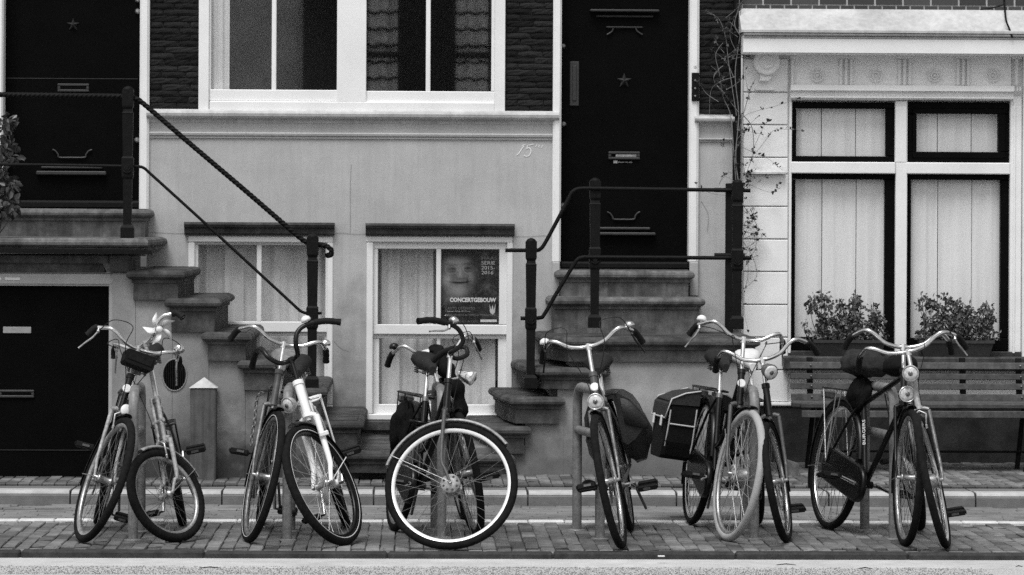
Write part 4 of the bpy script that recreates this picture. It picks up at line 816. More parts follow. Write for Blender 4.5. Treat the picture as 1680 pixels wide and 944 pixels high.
# ------------------------------------------------------------------ bicycle stands
def hoop(pxf, pyf, dx, lab, gap=.55, rot_=0., hgt=.80):
    f = G(pxf, pyf, 0); q = f + Vector((dx + math.sin(rot_) * gap, math.cos(rot_) * gap, 0)); e = (q - f).normalized(); R = .10
    t = thing('bicycle_stand', lab, 'bicycle stand', f, 'steel hoop bicycle stands'); b = MB()
    P = [f + Vector((0, 0, -.05)), f + Vector((0, 0, .4))] + [f + e * (R - R * math.cos(a)) + Vector((0, 0, hgt - R + R * math.sin(a))) for a in [i * math.pi / 12 for i in range(7)]]
    P += [q - e * (R - R * math.cos(a)) + Vector((0, 0, hgt - R + R * math.sin(a))) for a in [(6 - i) * math.pi / 12 for i in range(7)]] + [q + Vector((0, 0, .4)), q + Vector((0, 0, -.05))]
    b.tube(P, .027, 14); b.build('hoop', 'galvanised', t)
    b = MB(); b.tube([f + Vector((0, 0, .56)), q + Vector((0, 0, .56))], .024, 12); b.build('crossbar', 'galvanised', t)
    for p in (f, q): b = MB(); b.lathe([(.05, -.004), (.05, .003), (.03, .006)], p, (0, 0, 1), 14); b.build('foot_collar', 'galvanised', t)
hoop(218, 886, 0, 'steel hoop stand between the two leftmost bicycles'); hoop(471, 886, 0, 'steel hoop stand between the black bicycle and the white bicycle'); hoop(724, 882, -.03, 'steel hoop stand behind the wheel turned broadside')
hoop(984, 884, -.10, 'double-legged steel hoop stand beside the lone bicycle with leather bags'); hoop(1237, 884, 0, 'steel hoop stand behind the pale-tyred bicycle'); hoop(1466, 884, -.09, 'steel hoop stand right of the large black chain case', hgt=.815)
# ------------------------------------------------------------------ bicycles
def rot(ax, t):
    return np.array(Matrix.Rotation(t, 3, Vector(ax)))
HA = math.radians(68)
POSE = {'A': [-1.7558, 19.3812, 0.0278, 0.2559, 0.3188, 0.3518, 1.0897, 0.7778, 0.2741, 0.0438, 0.0783, 0.0441], 'B': [-1.2494, 19.3924, 0.0616, -0.1964, -0.7903, 0.2637, 0.9888, 0.8887, 0.2944, 0.0709, 0.0308, 0.0373],
'C': [-0.8772, 19.3951, -0.0022, 0.1539, 0.2223, 0.3603, 1.0852, 0.7766, 0.2722, 0.0471, 0.1316, 0.0432], 'D': [-0.3601, 19.2494, 0.0077, -0.3011, -0.4526, 0.3436, 1.0948, 0.7475, 0.2995, 0.1305, 0.1042, 0.0224],
'E': [0.1793, 18.9952, 0.1881, 0.1584, 1.187, 0.3533, 1.1042, 0.7396, 0.2825, 0.1052, 0.1449, 0.0287], 'F': [0.3457, 19.8496, 0.0587, -0.2119, 0.1102, 0.3473, 1.0803, 0.7091, 0.2628, 0.0869, 0.1461, 0.0333],
'G': [1.0989, 19.1034, -0.1042, -0.1895, -0.0512, 0.3603, 1.1074, 0.7881, 0.278, 0.057, 0.1496, 0.0407], 'H': [1.6958, 19.556, 0.109, 0.1404, 0.1244, 0.3612, 1.0902, 0.8058, 0.2764, 0.0581, 0.1256, 0.0405],
'I': [2.0095, 19.4953, 0.0397, -0.082, -0.2724, 0.33, 1.0955, 0.7175, 0.2872, 0.0715, 0.1599, 0.0371], 'J': [2.6183, 19.2744, 0.2481, 0.1332, -0.223, 0.3652, 1.102, 0.7686, 0.2959, 0.0739, 0.1505, 0.0365],
'K': [2.8249, 19.1695, -0.0229, -0.1566, -0.1997, 0.3606, 1.1015, 0.7572, 0.298, 0.0545, 0.184, 0.0414]}
def pose(X_, Y_, psi, lean, steer, Rf, Rr, wb, tr):
    A = np.array([-math.cos(HA), 0, math.sin(HA)]); A0 = np.array([wb - .06 * math.sin(HA), 0, Rf - .06 * math.cos(HA)]); S = rot(A, steer)
    C = A0 + S @ (np.array([wb, 0, Rf]) - A0); nf = S @ np.array([0, 1., 0])
    B = np.stack([[math.sin(psi), -math.cos(psi), 0], [math.cos(psi), math.sin(psi), 0], [0, 0, 1.]], 1); Lm = rot((1, 0, 0), -lean)
    def low(M, c, n, R): nn = M @ n; return (M @ c)[2] - (R - tr) * math.sqrt(max(1e-9, 1 - nn[2] ** 2)) - tr
    p = 0.; ny = np.array([0, 1., 0]); cr = np.array([0, 0, Rr])
    for _ in range(8):
        g = lambda q: low(B @ Lm @ rot((0, 1, 0), q), C, nf, Rf) - low(B @ Lm @ rot((0, 1, 0), q), cr, ny, Rr)
        e = g(p); p -= e / ((g(p + 1e-4) - e) / 1e-4)
    M = B @ Lm @ rot((0, 1, 0), p); t = np.array([0, 0, -low(M, cr, ny, Rr)]); wv = M @ C; nn = M @ nf; dz = np.array([0, 0, 1.]) - nn * nn[2]; dz /= np.linalg.norm(dz); fc = wv - dz * (Rf - tr)
    t[0] = X_ - fc[0]; t[1] = Y_ - fc[1]; return M, t, S, A0, A
def V(*a): return Vector(a)
def wheel(par, T_, c, R, tr, tyre_m, rim_m, hub='plain', stripe=None, n=34, spoke_r=.0013, rim_w=.5, drum=False, tread=True):
    """wheel in the plane of local x,z round c; T_ maps unsteered bike points to where they sit"""
    c = Vector(c); P = lambda r_, t, y: T_(c + Vector((r_ * math.cos(t), y, r_ * math.sin(t)))); N_ = 72
    def ring(prof, smooth=True):
        b = MB(); m = len(prof); vs = [P(r_, 2 * math.pi * i / N_, y) for i in range(N_) for r_, y in prof]
        b.add(vs, [(i * m + j, i * m + (j + 1) % m, ((i + 1) % N_) * m + (j + 1) % m, ((i + 1) % N_) * m + j) for i in range(N_) for j in range(m)], smooth); return b
    ri = R - 2 * tr * .92
    rm = ring([(ri + .010, -.013), (ri + .006, -.014), (ri - .010, -.0115), (ri - .015, -.006), (ri - .016, 0), (ri - .015, .006), (ri - .010, .0115), (ri + .006, .014), (ri + .010, .013), (ri + .002, 0)]); w_ = rm.build('wheel', rim_m, par)
    k = 16; b = MB(); vs = []; nn = 144
    for i in range(nn):
        for j in range(k):
            t = 2 * math.pi * j / k; q = tr * (1 + (.05 if (tread and (i + (1 if math.sin(t) > 0 else 0)) % 2 and math.cos(t) > .15) else 0)); vs.append(P(R - tr + q * math.cos(t), 2 * math.pi * i / nn, q * math.sin(t)))
    b.add(vs, [(i * k + j, i * k + (j + 1) % k, ((i + 1) % nn) * k + (j + 1) % k, ((i + 1) % nn) * k + j) for i in range(nn) for j in range(k)], True); b.build('tyre', tyre_m, w_)
    if stripe:
        for sg in (-1, 1): y = tr * .93 * sg; ring([(R - tr * 1.25, y), (R - tr * 1.38, y + .0012 * sg), (R - tr * 1.5, y), (R - tr * 1.38, y - .002 * sg)]).build('stripe', stripe, w_)
    hr = .042 if drum else .021; b = MB(); Ax = lambda h: T_(c + Vector((0, h, 0))); ax = (Ax(1) - Ax(0))
    fl = [(.006, -.062), (.009, -.058), (.009, -.044), (.013, -.042), (hr, -.036), (hr, -.031), (.016 if not drum else hr * .95, -.026), (.016 if not drum else hr * .95, .026), (hr, .031), (hr, .036), (.013, .042), (.009, .044), (.009, .058), (.006, .062)]
    b.lathe(fl, Ax(0), ax, 16); b.build('hub', 'alloy', w_)
    if drum:
        b = MB(); b.lathe([(.052, 0), (.052, .004), (.02, .006)], Ax(.036), ax, 22); b.lathe([(.052, 0), (.052, .004), (.02, .006)], Ax(-.036), ax * -1, 22); b.build('brake_plate', 'silver_paint', w_)
        b = MB()
        for sg in (1, -1):
            for i in range(8): t = i * math.pi / 4; q = c + Vector((.038 * math.cos(t), sg * .0405, .038 * math.sin(t))); b.lathe([(.0065, 0), (.0065, .0018)], T_(q), ax * sg, 10)
        b.build('plate_holes', 'black_paint', w_, stuff=True)
    b = MB()
    for i in range(n):
        sg = 1 if i % 2 else -1; t = 2 * math.pi * i / n; th = t + (1 if (i // 2) % 2 else -1) * 1.15; b.tube([P(hr * .92, th, .033 * sg), P(ri - .014, t, .003 * sg)], spoke_r, 4, caps=False)
    b.build('spokes', 'spoke_bright' if spoke_r > .0015 else 'spoke', w_, stuff=True)
    return w_
mat('spoke', .12, .4, .3, 80, metal=.6); mat('spoke_bright', .5, .35, .2, 80, metal=.7)
def guard(par, T_, c, R, a0, a1, m, wd=.052, stay=None, y_ax=.065, name='mudguard', stays=(.9,), stay_m='steel'):
    c = Vector(c); n = 26; b = MB(); prof = [(-.5, -.012), (-.47, -.002), (-.3, .005), (0, .008), (.3, .005), (.47, -.002), (.5, -.012), (.3, .002), (0, .005), (-.3, .002)]
    b.rings([[T_(c + Vector(((R + dz) * math.cos(t), y * wd, (R + dz) * math.sin(t)))) for y, dz in prof] for t in [math.radians(a0 + (a1 - a0) * i / n) for i in range(n + 1)]]); g = b.build(name, m, par)
    if stay:
        b = MB()
        for f in stays:
            t = math.radians(a0 + (a1 - a0) * f); e = [T_(c + Vector(((R) * math.cos(t), s * wd * .5, R * math.sin(t)))) for s in (-1, 1)]
            for s, q in zip((-1, 1), e): b.tube([T_(c + Vector((0, s * y_ax, 0))), q], .0028, 5)
        b.build('stay', stay_m, g)
    return g
def bicycle(key, label, **o):
    X_, Y_, psi, lean, steer, Rf, wb, hb, hw, rise, sweep, drop = POSE[key]; S_ = lambda k, d=None: o.get(k, d)
    Rr = S_('Rr', Rf); tr = S_('tr', .021)
    M, t, S, A0, A = pose(X_, Y_, psi, lean, steer, Rf, Rr, wb, .02); A0v, Av = Vector(A0), Vector(A); Sm = Matrix([list(map(float, r_)) for r_ in S])
    root = thing('bicycle', label, 'bicycle', (0, 0, 0), 'bicycles leaning on the stands'); OFF[root.name] = (0, 0, 0)
    root.matrix_world = Matrix([[float(M[i][0]), float(M[i][1]), float(M[i][2]), float(t[i])] for i in range(3)] + [[0, 0, 0, 1]])
    Tf = lambda p: A0v + Sm @ (Vector(p) - A0v); I = lambda p: Vector(p); fm = S_('frame_m', 'black_paint'); ck = S_('chrome', 'chrome')
    fx = Vector((math.sin(HA), 0, math.cos(HA)))       # forward, square to the steering axis
    on = lambda s, f=0., l=0.: A0v + Av * s + fx * f + Vector((0, l, 0))
    small = Rf < .3; hl = S_('hl', .16); cr = S_('crown', Rf + .052) ; BB = V(S_('bbx', .47), 0, S_('bbz', .285)); ra = V(0, 0, Rr); std = V(-math.cos(HA), 0, math.sin(HA)); ST = lambda s: BB + std * s
    stl = S_('stl', .50); hd = cr + .012
    # frame
    b = MB(); kind = S_('kind', 'oma'); tb = S_('tube', .0155)
    b.tube([on(hd), on(hd + hl)], tb * 1.22, 12); b.tube([on(hd - .004), on(hd + .014)], tb * 1.55, 12); b.tube([on(hd + hl - .012), on(hd + hl + .012)], tb * 1.5, 12)
    b.tube([BB, ST(stl)], tb, 12); b.tube([BB + V(0, -.04, 0), BB + V(0, .04, 0)], .021, 12)
    if kind == 'oma':
        b.tube(spl([on(hd + .03), on(hd + .03).lerp(BB, .35) + V(-.03, 0, -.05), on(hd + .03).lerp(BB, .7) + V(-.03, 0, -.05), BB + V(0, 0, .0)], 6), tb * 1.1, 12)
        q = ST(.20); p_ = on(hd + hl - .03); b.tube(spl([p_, p_.lerp(q, .35) + V(-.02, 0, -.10), p_.lerp(q, .7) + V(.0, 0, -.08), q], 6), tb, 12)
    elif kind == 'diamond':
        b.tube([on(hd + .03), BB], tb * 1.05, 12); b.tube([on(hd + hl - .03), ST(stl - .03)], tb * .95, 12)
    elif kind == 'low':
        q = ST(.10); b.tube([on(hd + .02), on(hd + .02).lerp(BB, .6) + V(.0, 0, -.04), BB], tb * 1.35, 12); b.tube(spl([on(hd + hl - .02), on(hd + hl).lerp(q, .5) + V(-.02, 0, -.06), q], 6), tb * 1.2, 12)
    elif kind == 'mini':
        b.tube(spl([on(hd + .05), on(hd + .05).lerp(BB, .4) + V(0, 0, -.07), BB + V(.06, 0, .01), BB], 6), tb * 1.6, 12)
    for s in (-1, 1):
        b.tube([BB + V(0, s * .03, 0), BB.lerp(ra, .35) + V(0, s * .042, 0), ra + V(0, s * .062, 0)], .0085, 8); b.tube([ST(stl - .02) + V(0, s * .016, 0), ST(stl - .02).lerp(ra, .25) + V(0, s * .040, 0), ra + V(0, s * .062, .012)], .0075, 8)
    fr = b.build('frame', fm, root)
    if S_('badge'): b = MB(); e = on(hd + hl * .62, tb * 1.25); b.lathe([(.024, 0), (.02, .003)], e, fx, 14); b.build('head_badge', S_('badge'), fr)
    # fork
    b = MB(); fo = S_('fork_m', fm); fr_r = S_('fork_r', .0115); ax = V(wb, 0, Rf)
    b.tube([Tf(on(cr, 0, -.052)), Tf(on(cr + .012, 0, -.03)), Tf(on(cr + .012, 0, .03)), Tf(on(cr, 0, .052))], .014, 10); b.tube([Tf(on(cr - .01)), Tf(on(hd + .01))], .015, 10)
    for s in (-1, 1):
        P = spl([on(cr, 0, s * .05), on(cr * .62, 0, s * .052), on(cr * .30, .006, s * .055), on(.07, .030, s * .057), ax + V(0, s * .058, 0)], 6); b.tube([Tf(p) for p in P], [fr_r * (1 - .42 * i / len(P)) for i in range(len(P))], 10)
    fk_ = b.build('fork', fo, root)
    # wheels
    wheel(root, Tf, ax, Rf, tr, S_('tyre_f', 'rubber'), S_('rim_f', 'alloy'), stripe=S_('stripe_f'), drum=S_('drum_f', False), spoke_r=S_('spoke_r', .0013))
    wheel(root, I, ra, Rr, tr, S_('tyre_r', 'rubber'), S_('rim_r', 'alloy'), stripe=S_('stripe_r'))
    if S_('guard_f', True): guard(root, Tf, ax, Rf + .014, S_('gf0', 78), S_('gf1', 196), S_('guard_m', fm), stay=True, stays=S_('stays_f', (.9,)), stay_m=S_('stay_m', 'alloy'))
    if S_('guard_r', True): guard(root, I, ra, Rr + .014, 8, 205, S_('guard_rm', S_('guard_m', fm)), stay=True, stays=(.9,))
    # handlebar, stem, grips, bell, levers, cables
    bm = S_('bar_m', ck); b = MB(); b.tube([Tf(on(hd + hl + .01)), Tf(on(hb - .01))], .0115, 12); b.tube([Tf(on(hb - .02, -.004)), Tf(on(hb + .014, .002))], .017, 12); b.build('stem', S_('stem_m', bm), root)
    hp = lambda l, f, u: Tf(on(hb + u, f + .004, l)); side = [(0, 0, 0), (.14 * hw, .0, .0), (.36 * hw, .018, rise * .18), (.56 * hw, .036, rise * .74), (.70 * hw, .028, rise * 1.02), (.82 * hw, -sweep * .20, rise * 1.05), (.92 * hw, -sweep * .58, rise * .96), (hw, -sweep, rise - drop)]
    if S_('swan'): side = [(0, 0, 0), (.12 * hw, 0, 0), (.22 * hw, .03, rise * .04), (.31 * hw, .07, rise * .35), (.40 * hw, .06, rise * .8), (.56 * hw, .02, rise * 1.02), (.8 * hw, -sweep * .5, rise * 1.02), (hw, -sweep, rise - drop)]
    pts = [(-l, f, u) for l, f, u in side[::-1][:-1]] + side; P = spl([hp(*p) for p in pts], 5); b = MB(); b.tube(P, S_('bar_r', .0112), 10); hbar = b.build('handlebar', bm, root)
    gn = S_('grip_n', 8)
    for sg in (-1, 1):
        e = spl([hp(sg * l, f, u) for l, f, u in side], 5)[-gn:]; b = MB(); b.tube(e, [.0168 + .0014 * (i % 2) for i in range(len(e) - 1)] + [.0195], 10); b.build('grip', S_('grip_m', 'rubber_grip'), hbar)
    for s, typ in S_('bells', ()):
        sg = 1 if s > 0 else -1; e = spl([hp(sg * l, f, u) for l, f, u in side], 5); p_ = e[-gn - 2]; b = MB(); b.lathe([(.006, 0), (.007, .012), (.026, .014), (.028, .020), (.024, .034), (.012, .043), (.002, .045)], p_ + V(0, 0, .004), Sm @ (Av + fx * .25), 18); b.build('bell', typ, hbar)
    for s in S_('levers', ()):
        e = spl([hp(s * l, f, u) for l, f, u in side], 5); a = e[-gn - 1]; d_ = (e[-1] - a).normalized(); dn = Sm @ (Av * -1.) + fx * .25; b = MB(); b.tube([a, a + dn * .03], .009, 8); b.tube(spl([a + dn * .026, a + dn * .045 + d_ * .03, a + dn * .050 + d_ * .08, a + dn * .058 + d_ * .12], 4), [.0055] * 8 + [.0048] * 4 + [.006], 8); b.build('brake_lever', S_('lever_m', 'alloy'), hbar)
        if S_('cables', True):
            b = MB(); b.tube(spl([a + dn * .02 - d_ * .01, hp(s * .72 * hw, .075, rise * .8 + S_('cable_up', .02)), hp(s * .34 * hw, .10, rise * .35 + S_('cable_up', .02) * 1.3), hp(s * .10, .09, -.04), Tf(on(hd + hl * .7, .05, s * .03)), Tf(on(cr + .02, .035, s * .02))], 7), .0026, 6); b.build('brake_cable', 'black_paint', hbar)
    # saddle and post
    sh = S_('sh', .66); sp_ = ST(sh); b = MB(); b.tube([ST(stl - .04), sp_], .0125, 10); b.build('seat_post', S_('post_m', 'chrome'), root)
    b = MB(); b.tube([ST(stl - .012), ST(stl + .014)], .019, 12); b.build('seat_clamp', 'steel', root)
    if S_('saddle', True):
        b = MB(); sl = .27; secs = []
        for i in range(11):
            u = i / 10; xx = sp_.x + .135 - sl * u; hwid = .018 + .018 * min(1, u * 4) + (.062 * max(0, (u - .38) / .62) ** 1.3 if u > .38 else 0); hwid *= (1 if u < .97 else .80); top = .036 + .020 * u + (.012 if u > .75 else 0) - .012 * max(0, .15 - u) / .15; th_ = .024 + .030 * u
            secs.append([V(xx, hwid * math.copysign(abs(math.cos(a)) ** .62, math.cos(a)) * (1 if math.sin(a) > -.2 else .82), sp_.z + top + th_ * (abs(math.sin(a)) ** .8 if math.sin(a) > 0 else -.75 * abs(math.sin(a)) ** .6) - .01) for a in [j * math.pi / 8 for j in range(16)]])
        b.rings(secs); sdl = b.build('saddle', S_('saddle_m', 'leather'), root); b = MB()
        for s in (-1, 1):
            b.tube([sp_ + V(.11, s * .012, .02), sp_ + V(.02, s * .022, -.006), sp_ + V(-.10, s * .035, -.004)], .0035, 6)
            b.tube([sp_ + V(-.10 + .012 * math.cos(k_ * 1.05), s * .045 + .012 * math.sin(k_ * 1.05), -.012 + .0017 * k_) for k_ in range(26)], .0032, 5)
        b.tube([sp_ + V(0, -.03, 0), sp_ + V(0, .03, 0)], .012, 8); b.build('saddle_spring', 'steel', sdl)
    # drive
    ca = math.radians(S_('crank', 0)); rc = .165
    b = MB(); tt = 26; b.add([BB + V(q * math.cos(2 * math.pi * i / (2 * tt)), -.046 + y, q * math.sin(2 * math.pi * i / (2 * tt))) for y in (-.002, .002) for i, q in enumerate([.087, .081] * tt)], [tuple(range(2 * tt)), tuple(range(4 * tt - 1, 2 * tt - 1, -1))] + [(i, 2 * tt + i, 2 * tt + (i + 1) % (2 * tt), (i + 1) % (2 * tt)) for i in range(2 * tt)]); b.tube([BB + V(0, -.066, 0), BB + V(0, .066, 0)], .011, 8); crank = b.build('chainring', 'steel', root)
    for s in (-1, 1):
        d_ = V(math.cos(ca), 0, math.sin(ca)) * (rc * (1 if s < 0 else -1)); e = BB + d_ + V(0, s * .082, 0); b = MB(); b.tube([BB + V(0, s * .062, 0), e], [.0125, .0095], 8); b.build('crank_arm', 'chrome', crank)
        b = MB(); b.tube([e, e + V(0, s * .115, 0)], .0055, 8); tilt = S_('ptilt', .15)
        for sx in (-1, 1):
            b.box(e + V(sx * .040 - .014, s * .022, -.0145), e + V(sx * .040 + .014, s * .122, .0145), .004)
        for yy in (.018, .123): b.box(e + V(-.056, s * yy, -.007), e + V(.056, s * (yy + .005), .007), .001)
        b.v = [tuple(Matrix.Rotation(tilt * s, 3, 'Y') @ (Vector(v) - e) + e) for v in b.v]; pd = b.build('pedal', 'rubber_grip', root)
        for q in (-.057, .057): b = MB(); b.box(e + V(q - .002, s * .045, -.006), e + V(q + .002, s * .085, .006)); b.v = [tuple(Matrix.Rotation(tilt * s, 3, 'Y') @ (Vector(v) - e) + e) for v in b.v]; b.build('reflector', 'lamp_inner', pd)
    if S_('case', True):   # chain case: hull round chainring and rear sprocket
        r1, r2 = .102, S_('case_r', .066); dv = ra - BB; L_ = dv.length; an = math.atan2(dv.z, dv.x); be = math.acos(max(-1, min(1, (r1 - r2) / L_))); pts = [BB + V(r1 * math.cos(t), 0, r1 * math.sin(t)) for t in [an + be + (2 * math.pi - 2 * be) * i / 14 for i in range(15)]] + [ra + V(r2 * math.cos(t), 0, r2 * math.sin(t)) for t in [an - be + 2 * be * i / 10 for i in range(11)]]
        cen = (BB + ra) / 2; b = MB(); b.rings([[cen + (p - cen) * sc_ + V(0, y, 0) for p in pts] for y, sc_ in ((-.028, .97), (-.031, 1.), (-.056, 1.), (-.061, .975), (-.062, .9))]); b.build('chain_case', S_('case_m', fm), root)
    else:
        b = MB(); b.tube([BB + V(0, -.046, .084), ra + V(0, -.046, .036)], .0042, 5); b.tube([BB + V(0, -.046, -.084), ra + V(0, -.046, -.036)], .0042, 5); b.build('chain', 'steel', root)
    if S_('rack', True):
        zr = 2 * Rr + .055; rm_ = S_('rack_m', 'black_paint'); b = MB(); x1 = ST(stl - .02).x - .02; x0 = -.24
        b.tube(spl([V(x1, -.03, zr), V(x1 - .06, -.062, zr), V(-.05, -.066, zr), V(x0 + .03, -.062, zr), V(x0, -.03, zr), V(x0, .03, zr), V(x0 + .03, .062, zr), V(-.05, .066, zr), V(x1 - .06, .062, zr), V(x1, .03, zr)], 4, True), .0058, 8, True)
        for yy in (-.02, .02): b.tube([V(x1, yy, zr), V(x0, yy, zr)], .004, 6)
        for xx in (x0 + .08, -.05, x1 - .1): b.tube([V(xx, -.06, zr), V(xx, .06, zr)], .004, 6)
        rk = b.build('carrier', rm_, root); b = MB()
        for s in (-1, 1):
            for xx in (x0 + .05, .02, .10)[:S_('struts', 2)]: b.tube([V(xx, s * .064, zr), ra + V(0, s * .068, .01)], .0042, 6)
        b.build('strut', S_('strut_m', rm_), rk)
        b = MB(); b.box((x0 - .045, -.045, zr - .06), (x0 - .012, .045, zr - .012), .012); b.build('tail_lamp', 'lamp_inner', root)
    if S_('lamp'):
        typ, s, f, l, mm = S_('lamp'); p_ = Tf(on(s, f, l)); d_ = Sm @ (fx + Av * -.05 - Av * S_('lamp_dip', .32)); d_.normalize()
        if S_('lamp_dir') is not None: d_ = (Matrix.Rotation(S_('lamp_dir'), 3, 'Z') @ d_)
        b = MB(); b.lathe([(.006, -.085), (.022, -.08), (.035, -.05), (.042, -.012), (.044, 0), (.040, .004)] if typ == 'bullet' else [(.012, -.04), (.034, -.034), (.043, -.016), (.0455, 0), (.0455, .007), (.040, .010), (.038, .004)], p_, d_, 20); lp = b.build('headlamp', mm, root)
        b = MB(); b.lathe([(.0385, .002), (.037, .007), (.025, .012), (.001, .015)], p_, d_, 20); b.build('lens', 'lens', lp); b = MB(); b.lathe([(.013, .0145), (.010, .018), (.001, .019)], p_, d_, 12); b.build('bulb', 'lamp_inner', lp)
        b = MB(); b.tube([p_ - d_ * .02, Tf(on(s - .01, .01, l * .3))], .006, 8); b.build('lamp_bracket', 'steel', lp)
    if S_('rim_brake'):
        b = MB()
        for s in (-1, 1): b.tube([Tf(on(cr - .005, .03, 0)), Tf(on(cr - .03, .035, s * .035)), Tf(on(cr - .085, .02, s * .022))], .006, 8); b.box(Tf(on(cr - .10, .02, s * .022)) + V(-.02, -.006, -.006), Tf(on(cr - .09, .02, s * .022)) + V(.02, .006, .006), .002)
        b.build('rim_brake', 'alloy', root)
    if S_('stand', True):
        b = MB(); b.tube([V(.12, .07, .27), V(-.08, .10, .10 if S_('stand_down', False) is False else .02)], .008, 8); b.build('side_stand', S_('stand_m', 'steel'), root)
    if S_('lock'):
        b = MB(); q = ST(.36); b.tube([q + V(-.055, .062 * math.cos(t_), .005) + V(.075 * math.sin(t_), 0, 0) for t_ in [i * math.pi / 8 for i in range(9)]], .008, 8); b.box(q + V(-.075, -.03, -.02), q + V(-.05, .03, .035), .008); b.build('ring_lock', 'black_paint', root)
    info = dict(root=root, M=root.matrix_world.copy(), Tf=Tf, on=on, hp=hp, hb=hb, hd=hd, hl=hl, cr=cr, BB=BB, ST=ST, sp=sp_, Rf=Rf, Rr=Rr, Av=Av, fx=fx, Sm=Sm, wb=wb, hw=hw, rise=rise, frame=fr)
    return info
def world(i, b): b.v = [tuple(i['M'] @ Vector(v)) for v in b.v]; return b
A_ = bicycle('A', 'black city bicycle at the far left leaning right with round white front reflector', kind='oma', frame_m='black_paint', fork_m='silver_paint', bells=(), levers=(-1, 1), crank=88, guard_m='black_paint', gf0=95, case=False, rack=True, stem_m='alloy', rim_brake=True, cable_up=.045, badge='plastic_white', hl=.2)
b = MB(); q = A_['Tf'](A_['on'](A_['cr'] + .005, .055, .015)); d_ = A_['Sm'] @ A_['fx']; b.lathe([(.02, -.012), (.032, -.008), (.034, .002), (.030, .006), (.001, .008)], q, d_, 20); b.build('front_reflector', 'plastic_white', A_['root'])
b = MB(); q = A_['hp'](.80 * A_['hw'], .012, A_['rise'] * 1.0); b.lathe([(.008, -.02), (.022, -.012), (.030, .0), (.031, .004), (.027, .022), (.014, .033), (.002, .036)], q + V(0, 0, .028), (0, 0, 1), 18); b.build('bell', 'chrome', A_['root'])
B_ = bicycle('B', 'small-wheeled silver folding bicycle turned toward the left stand', kind='mini', Rr=.2637, tr=.025, frame_m='grey_paint', fork_m='silver_paint', fork_r=.0135, hl=.22, guard_m='silver_paint', gf0=84, gf1=176, levers=(-1,), bar_m='chrome', grip_n=11, crank=-62, bbx=.42, stl=.42, sh=.70, case=False, rack=True, bells=(), stem_m='silver_paint', rim_brake=True)
b = MB()
for s in (-.022, .022): b.tube([B_['Tf'](B_['on'](B_['hd'] + .24, .012, s)), B_['Tf'](B_['on'](B_['cr'] - .02, .012, s))], .0125, 10)
for h_ in (B_['hd'] + .10, B_['hd'] - .02): b.tube([B_['Tf'](B_['on'](h_, .012, -.04)), B_['Tf'](B_['on'](h_, .012, .04))], .012, 10)
b.build('fork_tubes', 'silver_paint', B_['root'])
C_ = bicycle('C', 'dark bicycle with chrome handlebar leaning right beside the white bicycle', kind='oma', frame_m='grey_paint', fork_m='steel', guard_m='black_paint', stripe_f='reflex', bells=((1, 'chrome'),), levers=(), crank=62, rim_f='steel', saddle_m='grey_saddle', grip_n=7, hl=.19, gf0=88, lock=True)
D_ = bicycle('D', 'white bicycle with black swan-neck handlebar leaning left against the stand', kind='low', frame_m='white_bike', tube=.0205, fork_m='white_bike', fork_r=.0185, swan=True, bar_m='black_paint', bar_r=.0135, stem_m='black_paint', guard_m='black_paint', guard_rm='white_bike', stripe_f='reflex', stripe_r='reflex', rim_f='black_paint', rim_r='black_paint', tr=.024, grip_n=9, bells=((1, 'plastic_white'),), lamp=('round', .485, .085, -.05, 'silver_paint'), lamp_dir=-.25, crank=-58, rack_m='white_bike', hl=.2, gf0=88, gf1=178, spoke_r=.0016, stay_m='white_bike')
b = MB(); p0 = D_['Tf'](D_['on'](D_['cr'] - .12, .02, .07)); b.box(p0 + V(-.012, -.02, -.012), p0 + V(.012, .03, .012), .004); b.build('lamp_boss', 'white_bike', D_['root'])
E_b = bicycle('E', 'bicycle with front wheel turned broadside showing its bright rim and drum brake', kind='oma', frame_m='black_paint', fork_m='grey_paint', swan=True, bar_m='black_paint', bar_r=.0125, stem_m='chrome', guard_m='silver_paint', guard_rm='black_paint', rim_f='bright_rim', drum_f=True, bells=((-1, 'chrome'),), levers=(-1,), crank=5, lamp=('bullet', .61, .13, .0, 'chrome'), gf0=62, gf1=186, grip_n=9, rack=True, hl=.17, cable_up=.02, stays_f=(.93,), lock=True) if mat('bright_rim', .78, .4, .06, 60, metal=.25) else None
F_b = bicycle('F', 'black bicycle half hidden behind the broadside wheel with a chrome handlebar', kind='diamond', frame_m='black_paint', bells=((-1, 'black_paint'),), levers=(1,), saddle_m='white_saddle', crank=175, hl=.16, rim_f='steel', lock=True)
G_b = bicycle('G', 'lone narrow bicycle with worn leather panniers and large round headlamp', kind='diamond', frame_m='grey_paint', fork_m='steel', guard_m='black_paint', levers=(-1, 1), lever_m='black_paint', bells=((1, 'chrome'), (-1, 'plastic_white')), lamp=('round', .445, .075, .0, 'chrome'), crank=12, rim_f='chrome', cable_up=.05, hl=.20, badge='plastic_white', gf0=88, case=False, ptilt=.25)
H_b = bicycle('H', 'bicycle with pale tyre on its front wheel beside the piped black pannier', kind='oma', frame_m='black_paint', fork_m='grey_paint', tyre_f='pale_rubber', tyre_r='rubber', drum_f=True, levers=(-1, 1), lever_m='alloy', bells=((-1, 'plastic_white'),), crank=8, grip_n=7, hl=.19, badge='plastic_white', guard_m='black_paint', gf0=84, gf1=150, spoke_r=.0018, rim_r='chrome', cable_up=-.05)
I_b = bicycle('I', 'dark bicycle leaning left behind the pale-tyred wheel with bullet headlamp', kind='oma', frame_m='black_paint', fork_m='grey_paint', lamp=('bullet', .605, .10, .05, 'grey_paint'), lamp_dip=.7, lamp_dir=.5, saddle_m='white_saddle', rim_f='chrome', crank=100, gf0=84, grip_n=9, hl=.17, levers=())
